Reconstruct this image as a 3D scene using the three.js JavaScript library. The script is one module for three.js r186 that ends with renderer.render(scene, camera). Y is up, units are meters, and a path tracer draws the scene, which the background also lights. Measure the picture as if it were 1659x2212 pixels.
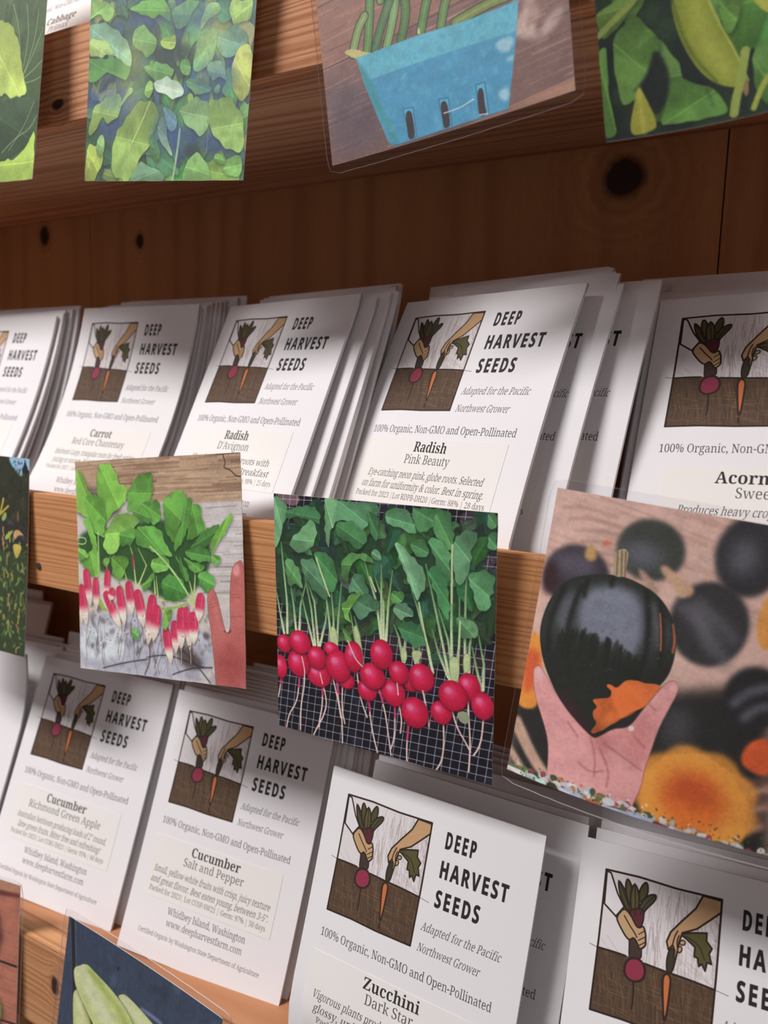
import * as THREE from 'three';
import { RectAreaLightUniformsLib } from 'three/addons/lights/RectAreaLightUniformsLib.js';
import { RoundedBoxGeometry } from 'three/addons/geometries/RoundedBoxGeometry.js';
import { mergeGeometries } from 'three/addons/utils/BufferGeometryUtils.js';

// ------------------------------------------------------------------ camera, light, exposure
const scene = new THREE.Scene();
const EYE = new THREE.Vector3(0, 1.40, 0.25);                 // 25 cm in front of the middle rail
const camera = new THREE.PerspectiveCamera(66.514, 1659 / 2212, 0.01, 30);
camera.position.copy(EYE);
camera.rotation.order = 'YXZ';
camera.rotation.set(THREE.MathUtils.degToRad(-8.101), THREE.MathUtils.degToRad(29.807), THREE.MathUtils.degToRad(1.634));
camera.focus = 0.30; camera.userData.fStop = 10.5;
scene.add(camera);
const renderer = new THREE.WebGLRenderer({ antialias: true });
renderer.toneMapping = THREE.LinearToneMapping;
renderer.toneMappingExposure = 0.84;
renderer.shadowMap.enabled = true;
RectAreaLightUniformsLib.init();
scene.background = new THREE.Color(0x000000);
// two recessed ceiling panels of the shop: [x, z, width, depth, radiance]
const CEILING = 2.75;
const PANELS = [[-1.2, 0.95, 0.9, 0.45, 50], [1.5, 2.6, 0.9, 0.45, 9]];
const LAMP = new THREE.Color().setRGB(1.0, 0.96, 0.955);

// ------------------------------------------------------------------ helpers
const taken = new Map();
function numbered(n) { const k = taken.get(n) ?? 0; taken.set(n, k + 1); return k ? n + '_' + String(k).padStart(3, '0') : n; }
function rng(s) { return () => { s |= 0; s = s + 0x6D2B79F5 | 0; let t = Math.imul(s ^ s >>> 15, 1 | s); t = t + Math.imul(t ^ t >>> 7, 61 | t) ^ t; return ((t ^ t >>> 14) >>> 0) / 4294967296; }; }
function shade(o) { o.traverse((m) => { if (m.isMesh) { m.castShadow = true; m.receiveShadow = true; } }); }
function thing(name, label, category, group, kind) {
  const o = new THREE.Group(); o.name = numbered(name); scene.add(o);
  o.userData = { label, category }; if (group) o.userData.group = group; if (kind) o.userData.kind = kind;
  return o;
}
function part(name, geo, mat, parent, label) {
  const m = new THREE.Mesh(geo, mat); m.name = name; m.castShadow = m.receiveShadow = true; if (label) m.userData.label = label;
  parent.add(m); return m;
}
const hash = (x, y, s) => { let h = Math.imul(x, 374761393) + Math.imul(y, 668265263) + Math.imul(s, 2147483647) | 0; h = Math.imul(h ^ h >>> 13, 1274126177); return ((h ^ h >>> 16) >>> 0) / 4294967296; };
function vnoise(x, y, s = 1) {
  const xi = Math.floor(x), yi = Math.floor(y), fx = x - xi, fy = y - yi, u = fx * fx * (3 - 2 * fx), v = fy * fy * (3 - 2 * fy);
  const a = hash(xi, yi, s), b = hash(xi + 1, yi, s), c = hash(xi, yi + 1, s), d = hash(xi + 1, yi + 1, s);
  return a + (b - a) * u + (c - a) * v + (a - b - c + d) * u * v;
}
const fbm = (x, y, s, n = 4) => { let t = 0, a = 0.5, k = 0; for (let i = 0; i < n; i++) { t += a * vnoise(x, y, s + i * 7); k += a; a *= 0.5; x *= 2; y *= 2; } return t / k; };
function canvas(w, h) { const c = document.createElement('canvas'); c.width = w; c.height = h; return [c, c.getContext('2d')]; }
function texture(c, aniso) { const t = new THREE.CanvasTexture(c); t.colorSpace = THREE.SRGBColorSpace; t.magFilter = THREE.LinearFilter; t.anisotropy = 8; return t; }
const rgb = (c, a) => a === undefined ? `rgb(${c[0] | 0},${c[1] | 0},${c[2] | 0})` : `rgba(${c[0] | 0},${c[1] | 0},${c[2] | 0},${a})`;

// ------------------------------------------------------------------ wood
// Sawn softwood, grain along x: metres wide and high, base colours, line spacing in metres, knots [x, y, rx, ry] in metres from the lower left
function wood(px, py, wide, high, light, dark, spacing, seed, knots = [], vertical = false, contrast = 1, soft) {
  const [c, g] = canvas(px, py), im = g.createImageData(px, py), d = im.data;
  for (let j = 0; j < py; j++) for (let i = 0; i < px; i++) {
    const X = i / px * wide, Y = (1 - j / py) * high;
    let a = vertical ? Y : X, b = vertical ? X : Y;
    let kn = 0, ring = 0, bend = 0;
    for (const [kx, ky, rx, ry] of knots) {
      const ex = (X - kx) / rx, ey = (Y - ky) / ry, r = Math.sqrt(ex * ex + ey * ey) * (0.9 + 0.25 * fbm(X * 300, Y * 300, 91, 2));
      if (r < 7) {
        const pull = Math.exp(-(r * r) / 5);
        bend += pull * (vertical ? ex * rx : ey * ry) * 0.7;
        kn = Math.max(kn, r < 1 ? 1 : Math.exp(-(r - 1) * 3.2) * 0.75);
        ring += 0.42 * Math.exp(-r / 2.2) * Math.sin(r * 7);
      }
    }
    b -= bend;
    const warp = (fbm(a * 5, b * 30, seed, 3) - 0.5) * 0.010 + (fbm(a * 1.6, b * 9, seed + 3, 2) - 0.5) * 0.016;
    const t = (b + warp) / spacing, w = fbm(t * 0.45, a * 2.2, seed + 11, 2);
    let line = 0.5 + 0.5 * Math.sin((t + w * 3.2) * 6.283); line = Math.pow(line, 2.2);
    const fibre = fbm(a * 70, b * 2600, seed + 20, 3) - 0.5, broad = fbm(a * 3.5, b * 45, seed + 31, 3) - 0.5, pore = fbm(a * 240, b * 3800, seed + 40, 2) - 0.5;
    let m = (line * (soft ? 0.75 : 0.30 + 0.5 * w) + fibre * 0.42 + broad * (soft ?? 0.75) + pore * 0.22) * contrast + 0.22 + ring;
    m = Math.max(-0.15, Math.min(1.1, m));
    const o = (j * px + i) * 4;
    for (let k = 0; k < 3; k++) {
      let v = light[k] + (dark[k] - light[k]) * m;
      v += ([52, 28, 18][k] - v) * Math.min(1, kn);
      d[o + k] = Math.max(0, Math.min(255, v));
    }
    d[o + 3] = 255;
  }
  g.putImageData(im, 0, 0); return texture(c);
}
const LEFT = -0.62, RIGHT = 0.30, LONG = RIGHT - LEFT;
const matWood = (map, rough = 0.62, bump = 0.0004) => new THREE.MeshStandardMaterial({ map, roughness: rough, bumpMap: map, bumpScale: bump });
// a board with bevelled edges; uv in fractions of the board seen from the front / below
function board(x0, x1, y0, y1, z0, z1, bevel, axis = 'xy') {
  const g = new RoundedBoxGeometry(x1 - x0, y1 - y0, z1 - z0, 2, bevel);
  g.translate((x0 + x1) / 2, (y0 + y1) / 2, (z0 + z1) / 2);
  const p = g.attributes.position, n = g.attributes.normal, uv = g.attributes.uv;
  for (let i = 0; i < p.count; i++) {
    const x = p.getX(i), y = p.getY(i), z = p.getZ(i);
    let u, v;
    if (axis === 'xy') { u = (x - LEFT) / LONG; v = Math.abs(n.getY(i)) > 0.7 ? (z - z0) / 0.05 : (y - y0) / (y1 - y0); } else { u = (x - LEFT) / LONG; v = Math.abs(n.getZ(i)) > 0.7 ? (y - y0) / 0.13 : (z - z0) / (z1 - z0); }
    uv.setXY(i, u, v);
  }
  return g;
}
const WALLZ = -0.132, Y0 = 1.40;
// ------------------------------------------------------------------ the shop room
{
  const paint = (c, r = 0.9) => new THREE.MeshStandardMaterial({ color: c, roughness: r });
  const box = (name, x, y, z, w, h, d, m) => { const b = part(name, new THREE.BoxGeometry(w, h, d), m, scene); b.position.set(x, y, z); b.userData.kind = 'structure'; return b; };
  const white = paint(0xa5a1a3), floorMap = (() => {
    const t = wood(512, 512, 1, 1, [134, 130, 130], [104, 100, 100], 0.2, 77); t.wrapS = t.wrapT = THREE.RepeatWrapping; t.repeat.set(5, 4); return t;
  })();
  const label = (b, l, c) => { b.userData.label = l; b.userData.category = c; };
  label(box('floor', 0, -0.05, 1.6, 5.4, 0.1, 4.4, new THREE.MeshStandardMaterial({ map: floorMap, roughness: 0.6 })), 'worn grey shop floor', 'floor');
  label(box('ceiling', 0, CEILING + 0.05, 1.6, 5.4, 0.1, 4.4, paint(0xe6e2dc)), 'pale ceiling above the seed rack', 'ceiling');
  label(box('wall_back', 0, CEILING / 2, -0.45, 5.4, CEILING, 0.1, white), 'pale wall behind the wooden seed rack', 'wall');
  label(box('wall_front', 0, CEILING / 2, 3.65, 5.4, CEILING, 0.1, white), 'pale wall opposite the seed rack', 'wall');
  label(box('wall_left', -2.65, CEILING / 2, 1.6, 0.1, CEILING, 4.2, white), 'pale side wall left of the seed rack', 'wall');
  label(box('wall_right', 2.65, CEILING / 2, 1.6, 0.1, CEILING, 4.2, white), 'pale side wall right of the seed rack', 'wall');
  PANELS.forEach(([x, z, w, d, power], i) => {
    const t = thing('ceiling_light', i ? 'dimmer square-edged ceiling panel light over the aisle' : 'bright square-edged ceiling panel light before the seed rack', 'ceiling light');
    t.position.set(x, CEILING, z);
    const frame = [[0, d / 2 + 0.015, w + 0.06, 0.03], [0, -d / 2 - 0.015, w + 0.06, 0.03], [w / 2 + 0.015, 0, 0.03, d], [-w / 2 - 0.015, 0, 0.03, d]].map(([fx, fz, fw, fd]) => new THREE.BoxGeometry(fw, 0.03, fd).translate(fx, -0.015, fz));
    part('frame', mergeGeometries(frame), paint(0xf2f2f0, 0.5), t);
    const glow = new THREE.MeshStandardMaterial({ color: 0xffffff, emissive: LAMP, emissiveIntensity: 3.5, roughness: 0.5 });
    part('diffuser', new THREE.BoxGeometry(w, 0.012, d).translate(0, -0.008, 0), glow, t);
    const l = new THREE.RectAreaLight(LAMP, power, w, d); l.position.set(x, CEILING - 0.02, z); l.lookAt(x, 0, z); l.castShadow = true; scene.add(l);
  });
}

// ------------------------------------------------------------------ the wooden rack
const U = (v) => v * 0.25;
const TOP = { y0: Y0 + U(0.4807), y1: Y0 + U(0.6395), z: 0 }, MID = { y0: Y0 + U(-0.3919), y1: Y0 + U(-0.2024), z: 0 }, LOW = { y0: Y0 + U(-1.094 - 0.20), y1: Y0 + U(-1.094), z: 0.0235 };
const MIDFLOOR = Y0 + U(-0.284), LIP = 0.0075;
const rack = thing('seed_rack', 'open pine seed rack with plank back and three packed shelves', 'shelf rack');
const paleWood = [224, 172, 130], darkWood = [172, 112, 72];
{
  const back = new THREE.Group(); back.name = 'back_panel'; rack.add(back);
  const bm = wood(2048, 1024, LONG, 0.56, [206, 152, 102], [160, 106, 64], 0.03, 5, [[-0.507 - LEFT, 0.1106 + 0.36, 0.0042, 0.0058], [-0.411 - LEFT, 0.1004 + 0.36, 0.0030, 0.0040], [-0.0963 - LEFT, 0.1054 + 0.36, 0.0080, 0.0078], [-0.30 - LEFT, 0.17, 0.006, 0.008]], true, 0.55);
  const m = matWood(bm, 0.7, 0.0003);
  for (const [a, b] of [[LEFT, -0.4592], [-0.4588, -0.05275], [-0.05225, RIGHT]]) {
    const g = new RoundedBoxGeometry(b - a, 1.06, 0.014, 2, 0.0007); g.translate((a + b) / 2, 1.33, WALLZ - 0.007);
    const p = g.attributes.position, uv = g.attributes.uv; for (let i = 0; i < p.count; i++) uv.setXY(i, (p.getX(i) - LEFT) / LONG, (p.getY(i) - (Y0 - 0.36)) / 0.56);
    bm.wrapT = THREE.RepeatWrapping;
    part('plank', g, m, back);
  }
  const side = matWood(wood(256, 512, 0.2, 1.06, paleWood, darkWood, 0.008, 61, [], true), 0.65);
  for (const x of [LEFT - 0.009, RIGHT + 0.009]) { part('side_panel', new RoundedBoxGeometry(0.018, 1.9, 0.19, 2, 0.0015).translate(x, 0.95, -0.05), side, rack); }
  const shelf = () => { const s = new THREE.Group(); s.name = 'shelf'; rack.add(s); return s; };
  const under = matWood(wood(2048, 384, LONG, 0.13, [222, 172, 134], [166, 114, 80], 0.0072, 23, [], false, 0.95), 0.75, 0.0004);
  const plain = matWood(wood(1024, 256, LONG, 0.16, [206, 148, 106], [172, 112, 74], 0.018, 29, [], false, 0.5), 0.55, 0.0002);
  const railTop = matWood(wood(2048, 256, LONG, TOP.y1 - TOP.y0, [222, 166, 122], [176, 112, 70], 0.0027, 41, [[-0.3199 - LEFT, Y0 + 0.1289 - TOP.y0, 0.0034, 0.0019]], false, 1, 0.35), 0.78, 0.0003);
  const railMid = matWood(wood(2048, 256, LONG, MID.y1 - MID.y0, [222, 164, 110], [178, 112, 64], 0.0025, 47, [], false, 0.75, 0.4), 0.72, 0.0003);
  const railLow = matWood(wood(2048, 256, LONG, LOW.y1 - LOW.y0, [218, 164, 116], [170, 112, 70], 0.0038, 53, [[-0.3111 - LEFT, Y0 - 0.2929 - LOW.y0, 0.0022, 0.0042]], false, 0.8, 0.45), 0.75, 0.0003);
  const t = shelf(), m2 = shelf(), l = shelf();
  part('shelf_board', board(LEFT, RIGHT, TOP.y0, TOP.y0 + 0.0220, WALLZ, -LIP - 0.0008, 0.001, 'xz'), under, t);
  part('front_rail', board(LEFT, RIGHT, TOP.y0, TOP.y1, -LIP, 0, 0.0008), railTop, t);
  part('shelf_board', board(LEFT, RIGHT, MID.y0, MIDFLOOR, WALLZ, -LIP - 0.0008, 0.001, 'xz'), under, m2);
  part('front_rail', board(LEFT, RIGHT, MID.y0, MID.y1, -LIP, 0, 0.0008), railMid, m2);
  part('shelf_board', board(LEFT, RIGHT, LOW.y1 - 0.02, LOW.y1, WALLZ, LOW.z - 0.012, 0.0008, 'xz'), plain, l);
  part('front_rail', board(LEFT, RIGHT, LOW.y0, LOW.y1, LOW.z - 0.0118, LOW.z, 0.0016), railLow, l);
  const steel = new THREE.MeshStandardMaterial({ color: 0x6d6660, metalness: 0.8, roughness: 0.45 });
  const head = new THREE.CylinderGeometry(0.0016, 0.0017, 0.0012, 20).rotateX(Math.PI / 2);
  part('nail', head.clone().translate(-0.3443, Y0 - 0.0878, 0.0002), steel, m2, 'small grey nail head');
}

// ------------------------------------------------------------------ print on the packets
const PW = 0.09214, ASP = 1.375, PH = PW * ASP;
const INK = '#2b2728', PAPER = '#efedef';
function fit(g, s, x0, x1, y, size, font, slant = 0, color = INK, thin = PAPER) {     // one line of type set to a given width
  g.save(); g.font = font.replace('$', size); const w = g.measureText(s).width;
  g.translate(x0, y); g.transform((x1 - x0) / w, 0, -slant, 1, 0, 0); g.fillStyle = color; g.fillText(s, 0, 0);
  if (thin) { g.strokeStyle = thin; g.lineWidth = size * 0.004; g.strokeText(s, 0, 0); } g.restore();
}
function trace(g, a, sx, sy, ox = 0, oy = 0, smooth = true, close = true) {
  const n = a.length / 2, X = (i) => ox + a[2 * (i % n)] * sx, Y = (i) => oy + a[2 * (i % n) + 1] * sy;
  g.beginPath();
  if (!smooth) { g.moveTo(X(0), Y(0)); for (let i = 1; i < n; i++) g.lineTo(X(i), Y(i)); if (close) g.closePath(); return; }
  if (close) { g.moveTo((X(n - 1) + X(0)) / 2, (Y(n - 1) + Y(0)) / 2); for (let i = 0; i < n; i++) g.quadraticCurveTo(X(i), Y(i), (X(i) + X(i + 1)) / 2, (Y(i) + Y(i + 1)) / 2); g.closePath(); } else {
    g.moveTo(X(0), Y(0)); for (let i = 1; i < n - 1; i++) g.quadraticCurveTo(X(i), Y(i), (X(i) + X(i + 1)) / 2, (Y(i) + Y(i + 1)) / 2); g.lineTo(X(n - 1), Y(n - 1));
  }
}
const PX = 1100;
function packetPrint() {
  const [c, g] = canvas(PX, Math.round(PX * ASP)), P = PX;
  g.fillStyle = '#efedef'; g.fillRect(0, 0, P, P * ASP);
  // the drawing: two hands pulling a beet and a carrot
  const ox = 0.101 * P, oy = 0.099 * P, sx = 0.418 * P / 1000, sy = 0.498 * P / 1000, r = rng(9);
  const L = (a, fill, line = 7, smooth = true, stroke = '#2c1d12') => { trace(g, a, sx, sy, ox, oy, smooth); if (fill) { g.fillStyle = fill; g.fill(); } if (line) { g.lineWidth = line * P / 1100; g.strokeStyle = stroke; g.lineJoin = g.lineCap = 'round'; g.stroke(); } };
  const O = (a, line = 7, smooth = true, stroke = '#2c1d12') => { trace(g, a, sx, sy, ox, oy, smooth, false); g.lineWidth = line * P / 1100; g.strokeStyle = stroke; g.lineCap = 'round'; g.stroke(); };
  const hatch = (clip, n, col, dir, len, w) => {
    g.save(); trace(g, clip, sx, sy, ox, oy, false); g.clip(); g.lineCap = 'round';
    for (let i = 0; i < n; i++) {
      const x = ox + r() * 1000 * sx, y = oy + r() * 1000 * sy, a = dir + (r() - 0.5) * 0.35, l = len * (0.4 + r());
      g.strokeStyle = col[Math.floor(r() * col.length)]; g.lineWidth = w * (0.5 + r()); g.globalAlpha = 0.12 + r() * 0.4;
      g.beginPath(); g.moveTo(x, y); g.lineTo(x + Math.cos(a) * l, y + Math.sin(a) * l); g.stroke();
    }
    g.restore();
  };
  const sky = [0, 0, 1000, 0, 1000, 600, 0, 560], soil = [0, 562, 250, 562, 500, 580, 1000, 605, 1000, 1000, 0, 1000];
  L(sky, '#e4dfe0', 0, false);
  hatch([330, 0, 1000, 0, 1000, 600, 330, 580], 900, ['#b8aaaa', '#a3908e', '#d8d0d2', '#f2eef0'], 1.5, 90, 4);
  hatch([650, 20, 1000, 0, 1000, 300, 700, 230], 260, ['#96807a', '#a78f86'], 0.9, 70, 4);
  hatch([0, 240, 300, 330, 300, 570, 0, 560], 160, ['#c4b9b9', '#d8d0d2', '#f2eef0'], 0.6, 80, 3);
  hatch([600, 430, 1000, 300, 1000, 600, 600, 590], 240, ['#9f9190', '#efeaea', '#bdb0ae'], 0.55, 90, 4);
  L(soil, '#54402f', 0, false);
  hatch(soil, 1500, ['#3f2d20', '#6a503a', '#7c6046', '#4a3627'], 1.45, 70, 4);
  hatch(soil, 500, ['#8d6f52', '#443224', '#60482f'], 0.1, 60, 3);
  L([8,9,47,17,124,150,194,231,131,314,17,248], '#e9e7ea', 7, false);
  // beet
  for (const [a, f] of [[[115,45,173,97,244,188,268,258,229,256,177,203,133,127], '#4b4a2c'], [[196,15,249,80,263,184,254,229,201,155,182,73], '#55502f'], [[369,3,390,93,340,174,301,140,321,54], '#4c4c2d'], [[260,33,314,109,321,215,296,284,252,230,233,127], '#5c5631'], [[462,83,451,133,382,202,347,273,315,227,346,147,401,97], '#4a4d2e']]) L(a, f, 7);
  L([236,244,294,221,340,211,372,220,368,333,306,368], '#5b2530', 6);
  O([264,45,281,138,295,274], 4); O([116,55,201,155,257,271], 4); O([457,87,384,148,337,254], 4);
  L([261,388,307,389,361,409,382,501,386,559,283,581,276,502], '#42312a', 6);
  L([194,233,265,280,315,344,345,347,375,323,394,360,405,384,406,421,413,452,387,481,361,491,334,447,302,422,276,451,238,438,171,370,131,317], '#c8a47a', 7);
  O([204,293,264,355,307,389,330,416], 5); O([345,391,396,354], 4); O([346,434,406,394], 4); O([351,470,412,429], 4); O([195,236,134,317], 7);
  L([252,657,263,596,314,561,384,560,429,609,429,673,383,715,308,722,266,697], '#93304a', 9);
  O([339,722,353,785,351,904], 7);
  // carrot, arm and leaf
  L([687,308,783,276,902,249,905,304,953,342,934,383,959,447,923,444,913,503,882,464,860,485,846,434,817,430,816,366,741,328], '#57532b', 7, false);
  O([725,312,842,328,902,433], 4);
  L([615,419,654,422,671,482,651,583,609,592,596,509], '#3c3524', 7);
  L([845,4,997,6,1002,85,908,166,816,243,704,295,685,362,679,422,669,488,654,475,655,427,635,396,603,435,582,384,609,311,686,222,795,105], '#c9a176', 7, false);
  O([634,394,641,339,665,291], 5); O([678,416,664,366,679,320], 5); L([685,362,711,340,738,350,729,376,698,380], '#c9a176', 5); L([681,394,709,388,716,414,694,440,677,422], '#c9a176', 5);
  hatch([850,11,989,13,994,82,814,232,719,269,796,113], 120, ['#a97f55', '#dab68c', '#b98e62'], 2.5, 50, 4);
  L([579,643,591,608,615,595,646,618,647,690,642,852,626,932,602,807], '#cf7440', 8);
  O([626,932,625,973], 8);
  // frame and horizon
  O([0, 566, 150, 562, 250, 566], 8); O([420, 578, 600, 588, 780, 592, 1000, 606], 8); O([-70, 556, 0, 566], 2.5, false, '#6f645c'); O([1000, 606, 1110, 618], 2.5, false, '#6f645c');
  L([0, 0, 300, -8, 620, 4, 1000, -4, 1004, 500, 998, 1000, 600, 1004, 300, 996, -2, 1002, 4, 500], null, 8, false); 
  // lettering
  const cap = 0.0935 * P, sans = 'bold $px sans-serif', serif = '$px serif';
  const head = (s, x0, x1, y) => { g.save(); g.translate(0, y * P); const n = s.length; g.font = `bold ${cap}px sans-serif`; const ws = [...s].map((q) => g.measureText(q).width), sum = ws.reduce((p, q) => p + q, 0), gap = 0.2 * sum / n, k = (x1 - x0) * P / (sum + gap * (n - 1)); let x = x0 * P; [...s].forEach((q, i) => { g.save(); g.translate(x, 0); g.scale(k, 1); g.fillStyle = g.strokeStyle = '#262224'; g.lineWidth = cap * 0.035; g.fillText(q, 0, 0); g.strokeText(q, 0, 0); g.restore(); x += (ws[i] + gap) * k; }); g.restore(); };
  head('DEEP', 0.589, 0.730, 0.178); head('HARVEST', 0.586, 0.888, 0.296); head('SEEDS', 0.588, 0.788, 0.413);
  fit(g, 'Adapted for the Pacific', 0.549 * P, 0.899 * P, 0.520 * P, 0.047 * P, serif, 0.22, '#3a3638');
  fit(g, 'Northwest Grower', 0.547 * P, 0.824 * P, 0.603 * P, 0.047 * P, serif, 0.22, '#3a3638');
  fit(g, '100% Organic, Non-GMO and Open-Pollinated', 0.090 * P, 0.897 * P, 0.709 * P, 0.049 * P, serif);
  fit(g, 'Whidbey Island, Washington', 0.258 * P, 0.744 * P, 1.141 * P, 0.049 * P, serif);
  fit(g, 'www.deepharvestfarm.com', 0.266 * P, 0.739 * P, 1.197 * P, 0.047 * P, serif);
  fit(g, 'Certified Organic by Washington State Department of Agriculture', 0.104 * P, 0.860 * P, 1.266 * P, 0.033 * P, serif);
  return texture(c);
}
const paperMat = new THREE.MeshStandardMaterial({ map: packetPrint(), roughness: 0.78 });
const blankMat = new THREE.MeshStandardMaterial({ color: 0xefedef, roughness: 0.78 });
const SW = 0.80, SH = 0.315, LABELPAPER = '#f1eeea';      // the sticker, in packet widths
function sticker(name, sub, a, b, lot) {
  const w = 880, h = Math.round(w * SH / SW), [c, g] = canvas(w, h), k = w / SW;
  g.fillStyle = LABELPAPER; g.fillRect(0, 0, w, h);
  const mid = (s, wd, y, size, font, sl = 0, col = INK) => s && fit(g, s, (w - wd * k) / 2, (w + wd * k) / 2, y * k, size * k, font, sl, col, font[0] === 'b' ? null : LABELPAPER);
  mid(name?.[0], name?.[1], 0.062, 0.066, 'bold $px serif'); mid(sub?.[0], sub?.[1], 0.118, 0.058, '$px serif', 0, '#3c3839');
  mid(a?.[0], a?.[1], 0.187, 0.047, '$px serif', 0.2); mid(b?.[0], b?.[1], 0.241, 0.047, '$px serif', 0.2); mid(lot?.[0], lot?.[1], 0.285, 0.036, '$px serif', 0, '#3c3839');
  return new THREE.MeshStandardMaterial({ map: texture(c), roughness: 0.8 });
}
const STICK = {
  pink: sticker(['Radish', 0.19], ['Pink Beauty', 0.26], ['Eye-catching neon pink, globe roots. Selected', 0.66], ['on farm for uniformity & color. Best in spring.', 0.70], ['Packed for 2023 |Lot RDPB-DH20 |Germ: 88% | 28 days', 0.74]),
  avignon: sticker(['Radish', 0.19], ["D'Avignon", 0.25], ['Slender, bright red roots with', 0.62], ['white tips. French Breakfast', 0.66], ['Packed for 2023 |Lot RDDA-DH21 |Germ: 98% | 25 days', 0.74]),
  carrot: sticker(['Carrot', 0.19], ['Red Core Chantenay', 0.46], ['Heirloom! Large, triangular roots for fresh eating,', 0.70], ['juicing or storage. Widely adapted and sweet.', 0.68], ['Packed for 2023 | Lot CARC-DH22 | Germ: 91% | 70 days', 0.74]),
  other: sticker(null, null, ['Smooth and crisp, resists splitting', 0.62], ['Great for fresh eating and bunching', 0.62], ['Packed for 2023 | Germ: 90% | 55 days', 0.66]),
  acorn: sticker(['Acorn Squash', 0.42], ['Sweet REBA', 0.27], ['Produces heavy crops of dark green fruits', 0.66], ['with rich, sweet orange flesh.', 0.6], ['Packed for 2023 | Germ: 92% | 90 days', 0.66]),
  apple: sticker(['Cucumber', 0.31], ['Richmond Green Apple', 0.56], ['Australian heirloom producing loads of 2" round,', 0.69], ['lime green fruits. Bitter free and refreshing!', 0.64], ['Packed for 2023| Lot CURG-DH21 | Germ: 95% | 60 days', 0.72]),
  salt: sticker(['Cucumber', 0.31], ['Salt and Pepper', 0.38], ['Small, yellow-white fruits with crisp, juicy texture', 0.73], ['and great flavor. Best eaten young, between 3-5".', 0.74], ['Packed for 2023| Lot CUSP-SW21 | Germ: 97% | 50 days', 0.73]),
  zucchini: sticker(['Zucchini', 0.27], ['Dark Star', 0.23], ['Vigorous plants produce loads of dark green,', 0.73], ['glossy, uniform fruits. Great flavor.', 0.70], ['Packed for 2023 | Germ: 93% | 50 days', 0.66]),
  cabbage: sticker(['Cabbage', 0.26], ['Primax', 0.18], ['Small, early heads.', 0.5], null, null),
};
// ------------------------------------------------------------------ packets
const THICK = 0.0014;
// an envelope: base at the origin, x across, y up the packet, z out of the printed face; sag bows the middle, hidden bends the foot upright behind the rail
function envelopeGeo(shape, nx = 6, ny = 12) {
  const pos = [], uv = [], idx = [];
  const put = (x, y, z, u, v) => { pos.push(x, y, z); uv.push(u, v); return pos.length / 3 - 1; };
  for (const side of [1, -1]) {
    const o = pos.length / 3;
    for (let j = 0; j <= ny; j++) for (let i = 0; i <= nx; i++) {
      const x = (i / nx - 0.5) * PW, y = j / ny * PH, puff = 0.0007 * Math.sin(Math.PI * i / nx) * Math.sin(Math.PI * Math.min(1, j / ny * 1.02));
      put(x, y, shape(x, y) + side * (THICK / 2 + puff), side > 0 ? i / nx : 0.01, side > 0 ? j / ny : 0.01);
    }
    for (let j = 0; j < ny; j++) for (let i = 0; i < nx; i++) { const a = o + j * (nx + 1) + i, b = a + 1, c = a + nx + 1, d = c + 1; side > 0 ? idx.push(a, b, d, a, d, c) : idx.push(a, d, b, a, c, d); }
  }
  const rim = []; for (let i = 0; i < nx; i++) rim.push([i, 0]); for (let j = 0; j < ny; j++) rim.push([nx, j]); for (let i = nx; i > 0; i--) rim.push([i, ny]); for (let j = ny; j > 0; j--) rim.push([0, j]);
  const at = pos.length / 3;
  for (const [i, j] of rim) { const x = (i / nx - 0.5) * PW, y = j / ny * PH, z = shape(x, y); put(x, y, z + THICK / 2, 0.01, 0.01); put(x, y, z - THICK / 2, 0.01, 0.01); }
  for (let k = 0; k < rim.length; k++) { const a = at + 2 * k, b = at + 2 * ((k + 1) % rim.length); idx.push(a, a + 1, b, b, a + 1, b + 1); }
  const g = new THREE.BufferGeometry(); g.setAttribute('position', new THREE.Float32BufferAttribute(pos, 3)); g.setAttribute('uv', new THREE.Float32BufferAttribute(uv, 2)); g.setIndex(idx); g.computeVertexNormals(); return g;
}
function stickerGeo(shape, cx, cy, turn) {
  const nx = 6, ny = 4, pos = [], uv = [], idx = [], t = 0.00012, c = Math.cos(turn), s = Math.sin(turn);
  const xy = (i, j) => { const a = (i / nx - 0.5) * SW * PW, b = (j / ny - 0.5) * SH * PW; return [cx + a * c - b * s, cy + a * s + b * c]; };
  const top = (x, y) => shape(x, y) + THICK / 2 + 0.0007 * Math.sin(Math.PI * (x / PW + 0.5)) * Math.sin(Math.PI * Math.min(1, y / PH * 1.02));
  for (let j = 0; j <= ny; j++) for (let i = 0; i <= nx; i++) { const [x, y] = xy(i, j); pos.push(x, y, top(x, y) + t); uv.push(i / nx, j / ny); }
  for (let j = 0; j < ny; j++) for (let i = 0; i < nx; i++) { const a = j * (nx + 1) + i; idx.push(a, a + 1, a + nx + 2, a, a + nx + 2, a + nx + 1); }
  const rim = []; for (let i = 0; i < nx; i++) rim.push([i, 0]); for (let j = 0; j < ny; j++) rim.push([nx, j]); for (let i = nx; i > 0; i--) rim.push([i, ny]); for (let j = ny; j > 0; j--) rim.push([0, j]);
  const at = pos.length / 3;
  for (const [i, j] of rim) { const [x, y] = xy(i, j), z = top(x, y); pos.push(x, y, z + t, x, y, z - 0.0001); uv.push(0.01, 0.01, 0.01, 0.01); }
  for (let k = 0; k < rim.length; k++) { const a = at + 2 * k, b = at + 2 * ((k + 1) % rim.length); idx.push(a, a + 1, b, b, a + 1, b + 1); }
  const g = new THREE.BufferGeometry(); g.setAttribute('position', new THREE.Float32BufferAttribute(pos, 3)); g.setAttribute('uv', new THREE.Float32BufferAttribute(uv, 2)); g.setIndex(idx); g.computeVertexNormals(); return g;
}
const V = (a) => new THREE.Vector3(...a);
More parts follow.
